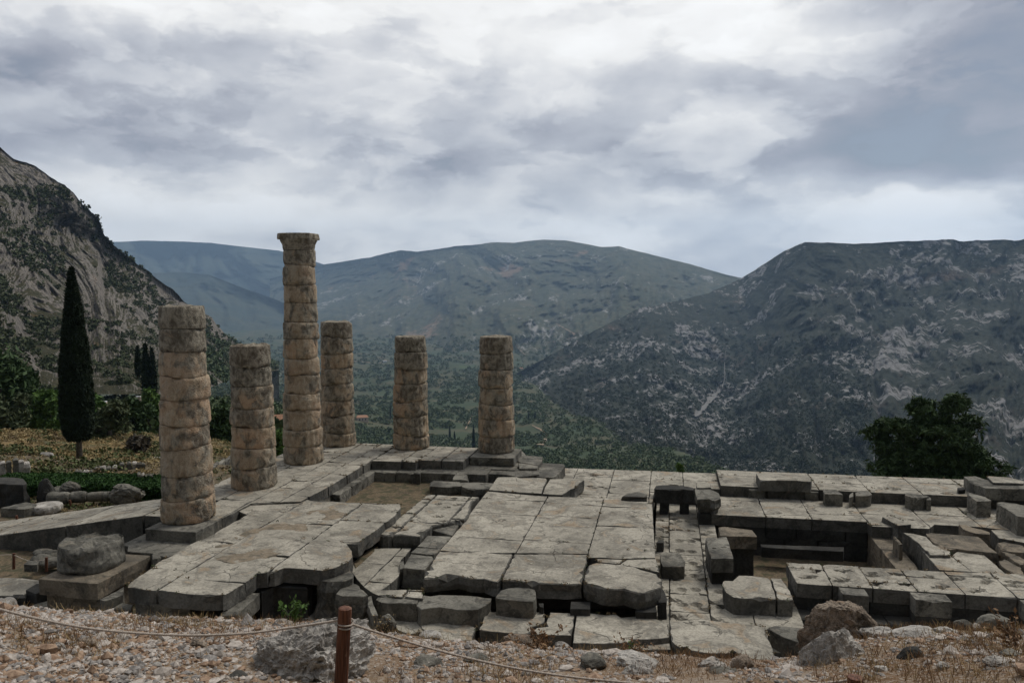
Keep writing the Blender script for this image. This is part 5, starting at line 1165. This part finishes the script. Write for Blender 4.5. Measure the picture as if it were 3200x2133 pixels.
# tracks, scree and far houses
def ribbon(name, pts, width, mat, keys, off=1.5, lab=None, cat=None):
    K = []
    for i in range(len(pts) - 1):
        for f in np.linspace(0, 1, 7)[:-1]:
            D = pts[i][0] + (pts[i + 1][0] - pts[i][0]) * f; y = pts[i][1] + (pts[i + 1][1] - pts[i][1]) * f; w_ = pts[i][2] + (pts[i + 1][2] - pts[i][2]) * f
            h = hit(D, y, keys)
            if h: K.append((h[0], h[1], w_ * h[3] / CF * 1.3605 * .5))
    V = []; F = []
    for i, (p, n, w_) in enumerate(K):
        a = K[max(i - 1, 0)][0]; b = K[min(i + 1, len(K) - 1)][0]; d = (b - a); d.z = 0; d.normalize(); s = Vector((d.y, -d.x, 0))
        for q in (-1, -.4, .4, 1):
            c = p + s * w_ * q * random.uniform(.45, 1.35); z = max([zz for zz in (drop(c.x, c.y, k_, 2500) for k_ in keys) if zz is not None] or [c.z]); V.append((c.x, c.y, min(z, p.z + 8) + off))
    F = [[i * 4 + j, (i + 1) * 4 + j, (i + 1) * 4 + j + 1, i * 4 + j + 1] for i in range(len(K) - 1) for j in range(3)]
    if F: tag(mesh_obj(name, V, F, mat, smooth=True, base=K[0][0]), kind='structure')
VK = ['valley', 'right_mountain', 'central_mountain']
ribbon('dirt_path', [(1222, 978, 3), (1243, 988, 5), (1255, 1000, 6), (1252, 1012, 9), (1238, 1026, 16)], 0, M['track'], VK)
ribbon('dirt_path', [(1278, 745, 2), (1300, 757, 2.5), (1329, 774, 4)], 0, M['track'], VK, 4)
ribbon('dirt_path', [(1329, 774, 1.5), (1285, 785, 1.2), (1200, 790, 1.2)], 0, M['track'], VK, 4)
ribbon('dirt_path', [(1183, 795, 2), (1195, 806, 3), (1208, 818, 3)], 0, M['track'], VK, 4)
ribbon('dirt_path', [(1085, 955, 2), (1075, 975, 3.5), (1068, 990, 4)], 0, M['track'], VK, 2)
ribbon('scree', [(1665, 870, 2), (1660, 890, 5), (1648, 905, 10), (1628, 925, 13), (1615, 945, 15), (1592, 964, 8)], 0, M['scree'], VK, 5)
ribbon('scree', [(1668, 800, 1), (1664, 840, 1.2), (1665, 872, 2)], 0, M['scree'], VK, 4)
def house(D, y, w_px, h_px, lab, keys=('valley', 'left_cliff'), wall='wall', rot=.3, roof='tile', r=None, flat=False):
    h = hit(D, y, list(keys)); p = h[0] if (h and r is None) else Q(0, D, y, r or 700); dist = math.hypot(p.x, p.y); k_ = dist / CF * 1.3605; w_, hh = w_px * k_, h_px * k_
    root = empty('house', p, lab, 'house'); ca, sa = math.cos(rot), math.sin(rot)
    def T(x, y_, z): return (p.x + ca * x - sa * y_, p.y + sa * x + ca * y_, p.z + z)
    a, b = w_ / 2, w_ / 3; V = [T(-a, -b, -2), T(a, -b, -2), T(a, b, -2), T(-a, b, -2), T(-a, -b, hh), T(a, -b, hh), T(a, b, hh), T(-a, b, hh)]
    mesh_obj('wall', V, [[0, 1, 5, 4], [1, 2, 6, 5], [2, 3, 7, 6], [3, 0, 4, 7]], M[wall], root, base=p)
    e = 1.06; V = [T(-a * e, -b * e, hh), T(a * e, -b * e, hh), T(a * e, b * e, hh), T(-a * e, b * e, hh), T(-a * .8, 0, hh * (1.08 if flat else 1.5)), T(a * .8, 0, hh * (1.08 if flat else 1.5))]
    mesh_obj('roof', V, [[0, 1, 5, 4], [2, 3, 4, 5], [1, 2, 5], [3, 0, 4], [3, 2, 1, 0]], M[roof], root, base=p)
    for q in (-.5, 0, .5):
        V = [T(a * q - a * .12, -b - .03, hh * .3), T(a * q + a * .12, -b - .03, hh * .3), T(a * q + a * .12, -b - .03, hh * .7), T(a * q - a * .12, -b - .03, hh * .7)]
        V += [tuple(Vector(v) + Vector((sa * .2, -ca * .2, 0)) * -.5) for v in V]
        mesh_obj('window', V, [[0, 1, 2, 3]], M['dark'], root, base=p)
house(832, 966, 26, 9, 'tan ruined-looking house among olive trees right of the fourth column')
house(1371 * .735 / 1, 0, 1, 1, '') if False else None
house(884, 832, 9, 4, 'tiny pale building at the far quarry road beyond the columns', wall='white', roof='white', flat=True)
house(1197, 848, 9, 3, 'tiny white building with red roof at the foot of the far slope')
house(236, 924, 15, 2, 'low white-roofed shed glinting among trees right of the cypress', wall='wall', roof='metal', r=125, flat=True)
house(318, 912, 9, 2, 'small white-roofed shed left of the nearest column', wall='wall', roof='metal', r=130, flat=True)
house(640, 985, 34, 22, 'pinkish stone building partly hidden by the tall column', wall='wall', roof='tile', r=180)
ribbon('quarry', [(790, 830, 3), (830, 832, 9), (870, 836, 5), (890, 826, 4)], 0, M['track'], VK, 3)

# ------------------------------------------------------------------ foreground stones, rope barrier rocks, weeds
def frock(x0, x1, y0, y1, q, r, lab, mat='rock', seed=1, rough=.4, rz=0., hs=1., n=4, fac=.6, depth=.8, cat='rock'):
    a_, b_, s_ = ZO[q]; hh_ = hit((a_ + (x0 + x1) / 2 / s_) * .735, (b_ + (y1 - .30 * (y1 - y0)) / s_) * .735, ['fore'])
    if hh_ and y1 < 560 and 5 < math.hypot(hh_[0].x, hh_[0].y) < 10.3: r = math.hypot(hh_[0].x, hh_[0].y) + .0
    c = Q(q, (x0 + x1) / 2, (y0 + y1) / 2, r); k_ = r / CF / ZO[q][2]; w_, h = (x1 - x0) * k_ / 2, (y1 - y0) * k_ / 2
    return rock('rock', tuple(c), (w_ * 1.04, w_ * 1.04 * depth, h * 1.15 * hs), M[mat], lab, seed, n, rough, fac=fac, rz=rz, cat=cat)
frock(1700, 2370, 265, 740, 8, 6.75, 'big rugged grey rock lying behind the wooden post', 'rock', 61, .75, n=6, fac=.3)
frock(905, 1300, 340, 700, 10, 7.3, 'pale grey craggy rock at the bottom right, before the brown boulder', 'rock', 62, .6, n=5, fac=1.)
frock(975, 1440, 105, 560, 10, 8.9, 'tall brown crumbly boulder on the slope edge at the right', 'rockbrown', 163, .5, n=6, fac=.1, hs=.9)
frock(1505, 1745, 408, 680, 10, 7.2, 'smooth dark rounded stone near the bottom right', 'dark', 64, .15, n=4)
frock(1270, 1480, 235, 330, 10, 8.6, 'white rough stone right of the brown boulder', 'rock', 65)
frock(2065, 2250, 172, 285, 10, 9.3, 'smooth leaning grey stone on the skyline of the slope, far right', 'block', 66, .2, fac=1.2)
frock(1885, 2000, 195, 260, 10, 9.4, 'low rounded grey stone on the slope skyline at the right', 'block', 67, .25)
frock(2000, 2080, 215, 285, 10, 9.2, 'pale brownish stone between two grey stones on the skyline', 'rock', 68)
frock(1500, 1780, 240, 320, 10, 9.2, 'long pale grey rock on the skyline right of the brown boulder', 'rock', 69)
frock(1760, 1900, 240, 300, 10, 9.1, 'craggy grey rock next to the long pale skyline rock', 'rock', 70, .6)
frock(1355, 1430, 490, 530, 10, 6.9, 'small white stone left of the dark rounded stone', 'rock', 71)
frock(1775, 1850, 470, 515, 10, 7.1, 'small white oval stone right of the dark rounded stone', 'rock', 72)
frock(2065, 2240, 535, 640, 10, 6.6, 'angular pale stone at the bottom right corner', 'rock', 73)
frock(2215, 2320, 390, 425, 10, 8.0, 'flat light stone near the right frame edge', 'block', 74)
frock(2100, 2230, 445, 495, 10, 7.5, 'flat whitish stone low at the right', 'rock', 75)
frock(2030, 2235, 490, 640, 9, 6.8, 'light grey boulder below the long cracked slab', 'rock', 76, .35, n=4, fac=1.)
frock(1715, 1905, 420, 530, 9, 7.6, 'angular grey rock among dry weeds in the centre right', 'block', 77, .4, fac=1.)
frock(1995, 2240, 420, 510, 9, 7.9, 'long low grey rock behind the light grey boulder', 'rock', 78, .5)
frock(1235, 1400, 288, 360, 9, 9.2, 'pale pinkish craggy rock before the front slab row', 'rockbrown', 79, .55)
frock(1575, 1665, 340, 405, 9, 8.9, 'hollowed pale rock right of the dark weed clump', 'rock', 80, .6)
frock(385, 515, 160, 275, 9, 9.4, 'bluish grey pointed rock at the slope edge right of the post', 'block', 81, .4, fac=1.)
frock(660, 800, 258, 320, 9, 9.0, 'whitish flat rock at the slope edge', 'rock', 82, .3)
frock(970, 1120, 415, 480, 9, 7.4, 'flat bluish grey stone beside the right rope', 'block', 83, .3)
frock(640, 815, 430, 505, 9, 7.2, 'pair-like flat grey stone below the right rope start', 'block', 84, .4)
frock(390, 535, 440, 530, 10, 7.5, 'tan triangular rock before the long cracked slab', 'rockbrown', 85, .4, fac=1.)
frock(190, 335, 445, 520, 10, 7.7, 'pale tan jagged rock left of the tan triangular rock', 'rock', 86, .5)
frock(225, 480, 525, 640, 10, 6.9, 'long dark grey slanted rock at the bottom', 'block', 87, .5, fac=1.)
frock(35, 110, 515, 575, 10, 7.1, 'small pinkish pale stone with rounded back', 'rock', 88)
frock(535, 640, 540, 605, 10, 6.9, 'pale stone right of the long dark slanted rock', 'rock', 89)
frock(650, 830, 525, 590, 10, 7.6, 'flat grey stone under the end of the long cracked slab', 'block', 90)
frock(530, 640, 315, 365, 8, 7.4, 'brown flat stone in the gravel at left', 'rockbrown', 91)
frock(820, 890, 318, 355, 8, 7.3, 'light flat stone in the gravel left of centre', 'rock', 92)
frock(355, 435, 345, 405, 8, 7.1, 'whitish angular stone in the gravel at left', 'rock', 93)
frock(1270, 1370, 325, 370, 8, 7.3, 'pinkish stone in the gravel left of the big rock', 'rockbrown', 94)
frock(1165, 1245, 170, 215, 8, 8.9, 'reddish angular stone at the slope edge, left', 'rockbrown', 95)
frock(1010, 1080, 470, 500, 8, 6.7, 'pale oval pebble-like stone in the lower gravel', 'rock', 96)
frock(75, 130, 545, 590, 8, 6.4, 'pinkish stone at the bottom left', 'rock', 97)
frock(1540, 1660, 530, 580, 8, 6.5, 'grey flat stone left foot of the big rock', 'block', 98)
frock(650, 735, 328, 343, 9, 8.0, 'small terracotta shard lying in the weeds', 'rockbrown', 99)
def fore_stuff():
    rr = np.random.default_rng(17); C = []; S = []
    while len(C) < 26000:
        D = rr.uniform(-120, 2470); r = 5.4 + 4.6 * rr.random(); v = Q(0, D, 1000, r)
        z = drop(v.x, v.y, 'fore', 50)
        if z is None: continue
        dens = .62 if D < 830 else (.24 if D < 1850 else .02)
        cl_ = vnoise(np.array([v.x * 1.3, v.y * 1.3, 2.]), 3)
        if rr.random() > dens + .45 * cl_: continue
        s = .008 + .021 * rr.random() ** 3 + (.03 * rr.random() if rr.random() < .06 else 0) + (.05 * rr.random() if (rr.random() < .02) else 0)
        C.append((v.x, v.y, z + s * .2)); S.append(s)
    C, S = np.array(C), np.array(S)
    V0, F0 = ICO[1]; cols = [((.54, .485, .43), (.34, .30, .26)), ((.32, .30, .28), (.15, .14, .13)), ((.40, .28, .19), (.23, .145, .095))]
    sel = rr.integers(0, 10, len(C)); grp = np.where(sel < 5, 0, np.where(sel < 7, 1, 2))
    for gi, (ca, cb) in enumerate(cols):
        c, s = C[grp == gi], S[grp == gi]; N = len(c); V = np.repeat(V0[None], N, 0) * (1 + .16 * rr.normal(size=(N, len(V0), 1)))
        sc3 = rr.uniform(.55, 1.5, (N, 1, 3)); sc3[..., 2] *= .7; V = V * s[:, None, None] * sc3
        an = rr.uniform(0, 6.28, N); ca_, sa_ = np.cos(an)[:, None], np.sin(an)[:, None]; x, y = V[..., 0].copy(), V[..., 1].copy(); V[..., 0] = ca_ * x - sa_ * y; V[..., 1] = sa_ * x + ca_ * y
        V += c[:, None]; m_, t, b = mat_new('pebble_%s' % ('pale', 'grey', 'brown')[gi]); n = t.noise(geo(t), 22, 3, .6); n2 = t.noise(geo(t), 160, 3, .6)
        t.put(b.inputs['Base Color'], t.mix(t.ramp(n2, .3, .7, 0, .4), t.mix(t.ramp(n, .35, .65), ca, cb), (.12, .1, .08)))
        o = fast_mesh('gravel', V.reshape(-1, 3), (F0[None] + (np.arange(N) * len(V0))[:, None, None]).reshape(-1, 3), m_); tag(o, kind='stuff')
    # dry grass and weeds
    for nm, mt, N, dn in (('dry_grass', 'straw', 5200, 0), ('dry_weeds', 'redgrass', 9000, 1)):
        B = []
        while len(B) < N:
            D = rr.uniform(-120, 2470); r = 5.6 + 4.2 * rr.random() ** .8; v = Q(0, D, 1000, r); cl_ = vnoise(np.array([v.x * 1.1 + 9 * dn, v.y * 1.1, 4.]), 6) + .5 * vnoise(np.array([v.x * 3.5, v.y * 3.5, 4.]), 7)
            right_ = (D > 1880) * .75 + (r > 8.9) * .35 - (D < 750) * .12
            if cl_ + right_ < .28: continue
            z = drop(v.x, v.y, 'fore', 50)
            if z is None: continue
            for _ in range(5): B.append((v.x + rr.normal() * .035, v.y + rr.normal() * .035, z))
        B = np.array(B); n = len(B); h = rr.uniform(.03, .11, n) * (1.0 if dn else 1.1); a = rr.normal(size=(n, 3)); a[:, 2] = np.abs(a[:, 2]) + 1.1; a /= np.linalg.norm(a, axis=1)[:, None]
        sd = rr.normal(size=(n, 3)); sd[:, 2] = 0; sd /= np.linalg.norm(sd, axis=1)[:, None]; w_ = .0028
        V = np.stack([B - sd * w_, B + sd * w_, B + a * h[:, None] + sd * w_ * .4, B + a * h[:, None] - sd * w_ * .4], 1).reshape(-1, 3)
        o = fast_mesh(nm, V, np.arange(n * 4).reshape(-1, 4), M[mt]); tag(o, kind='stuff')
fore_stuff()
def weed(x, y, q, r, h, lab, mat='bright', n=70, seed=1, sp=.12, sz=.02, name='weed'):
    c = Q(q, x, y, r); z = drop(c.x, c.y, 'fore', 50); z = c.z if z is None else z; rr = np.random.default_rng(seed); root = empty(name, (c.x, c.y, z), lab, 'plant'); V = []; F = []; L = []
    for i in range(9):
        tip = Vector((c.x + rr.normal() * sp, c.y + rr.normal() * sp, z + h * rr.uniform(.6, 1.1))); b = Vector((c.x, c.y, z - .02)); v, f = tube([b, b.lerp(tip, .5) + Vector((0, 0, .02)), tip], [.004, .003, .0015], 5); o = len(V); V += v; F += [[k_ + o for k_ in q_] for q_ in f]
        for j in range(n // 9): L.append(tuple(b.lerp(tip, rr.uniform(.3, 1.05)) + Vector(rr.normal(size=3)) * .02))
    mesh_obj('stem', V, F, M['bark'], root, base=Vector((c.x, c.y, z))); lv, lf = leaves(np.array(L), sz, rr, 1.2); fast_mesh('leaves', lv, lf, M[mat], root, Vector((c.x, c.y, z)))
weed(1960, 190, 8, 9.5, .26, 'bright green leafy weed at the pit edge left of the post', seed=2, n=170, sp=.11, sz=.028)
weed(2080, 350, 9, 8.8, .13, 'tiny bright green sprout before the wide front slab', seed=3, n=60, sp=.04)
weed(1470, 400, 9, 8.4, .26, 'dark brown dried weed clump before the front slab row', 'redgrass', 420, 4, .16, .02)
weed(410, 170, 9, 9.3, .26, 'thin yellow-flowered dry weed right of the wooden post', 'straw', 60, 5, .08, .012)
weed(2290, 560, 10, 7.4, .2, 'reddish weed at the bottom right corner', 'redgrass', 300, 6, .16, .02)
weed(2080, 400, 9, 8.7, .2, 'brown grass tuft before the wide front slab', 'redgrass', 260, 7, .12, .014)
def joint_weeds():
    rr = np.random.default_rng(44); J = JOINTS; idx = rr.choice(len(J), min(len(J), 1500), replace=False); C = []; S = []
    for i in idx:
        x, y, z = J[i]
        if vnoise(np.array([x * .5, y * .5, 3.]), 9) < -.1: continue
        s = rr.uniform(.02, .075); C.append((x, y, z + s * .3)); S.append(s)
    C = np.array(C); S = np.array(S); h_ = len(C) * 2 // 3
    clump_scatter('joint_weeds', C[:h_], S[:h_], leaf_mat('joint_straw', (.10, .075, .04), (.19, .14, .075)), 45, 16, .30)
    clump_scatter('joint_moss', C[h_:], S[h_:] * .8, leaf_mat('joint_green', (.035, .045, .02), (.06, .075, .03)), 46, 16, .30)
joint_weeds()
# ------------------------------------------------------------------ haze
def haze():
    lo, hi = (-9500, -400, -420), (9500, 11800, 900)
    V = [(x, y, z) for z in (lo[2], hi[2]) for x, y in ((lo[0], lo[1]), (hi[0], lo[1]), (hi[0], hi[1]), (lo[0], hi[1]))]
    m_ = bpy.data.materials.new('haze_air'); m_.use_nodes = True; t = NT(m_.node_tree); t.n.clear()
    v = t.new('ShaderNodeVolumePrincipled'); v.inputs['Color'].default_value = (.48, .71, 1, 1); v.inputs['Density'].default_value = 6.4e-5; v.inputs['Anisotropy'].default_value = .2
    o_ = t.new('ShaderNodeOutputMaterial'); t.l.new(v.outputs[0], o_.inputs['Volume'])
    o = mesh_obj('haze', V, [[0, 3, 2, 1], [4, 5, 6, 7], [0, 1, 5, 4], [1, 2, 6, 5], [2, 3, 7, 6], [3, 0, 4, 7]], m_, base=Vector((0, 0, 0))); tag(o, kind='stuff')
haze()
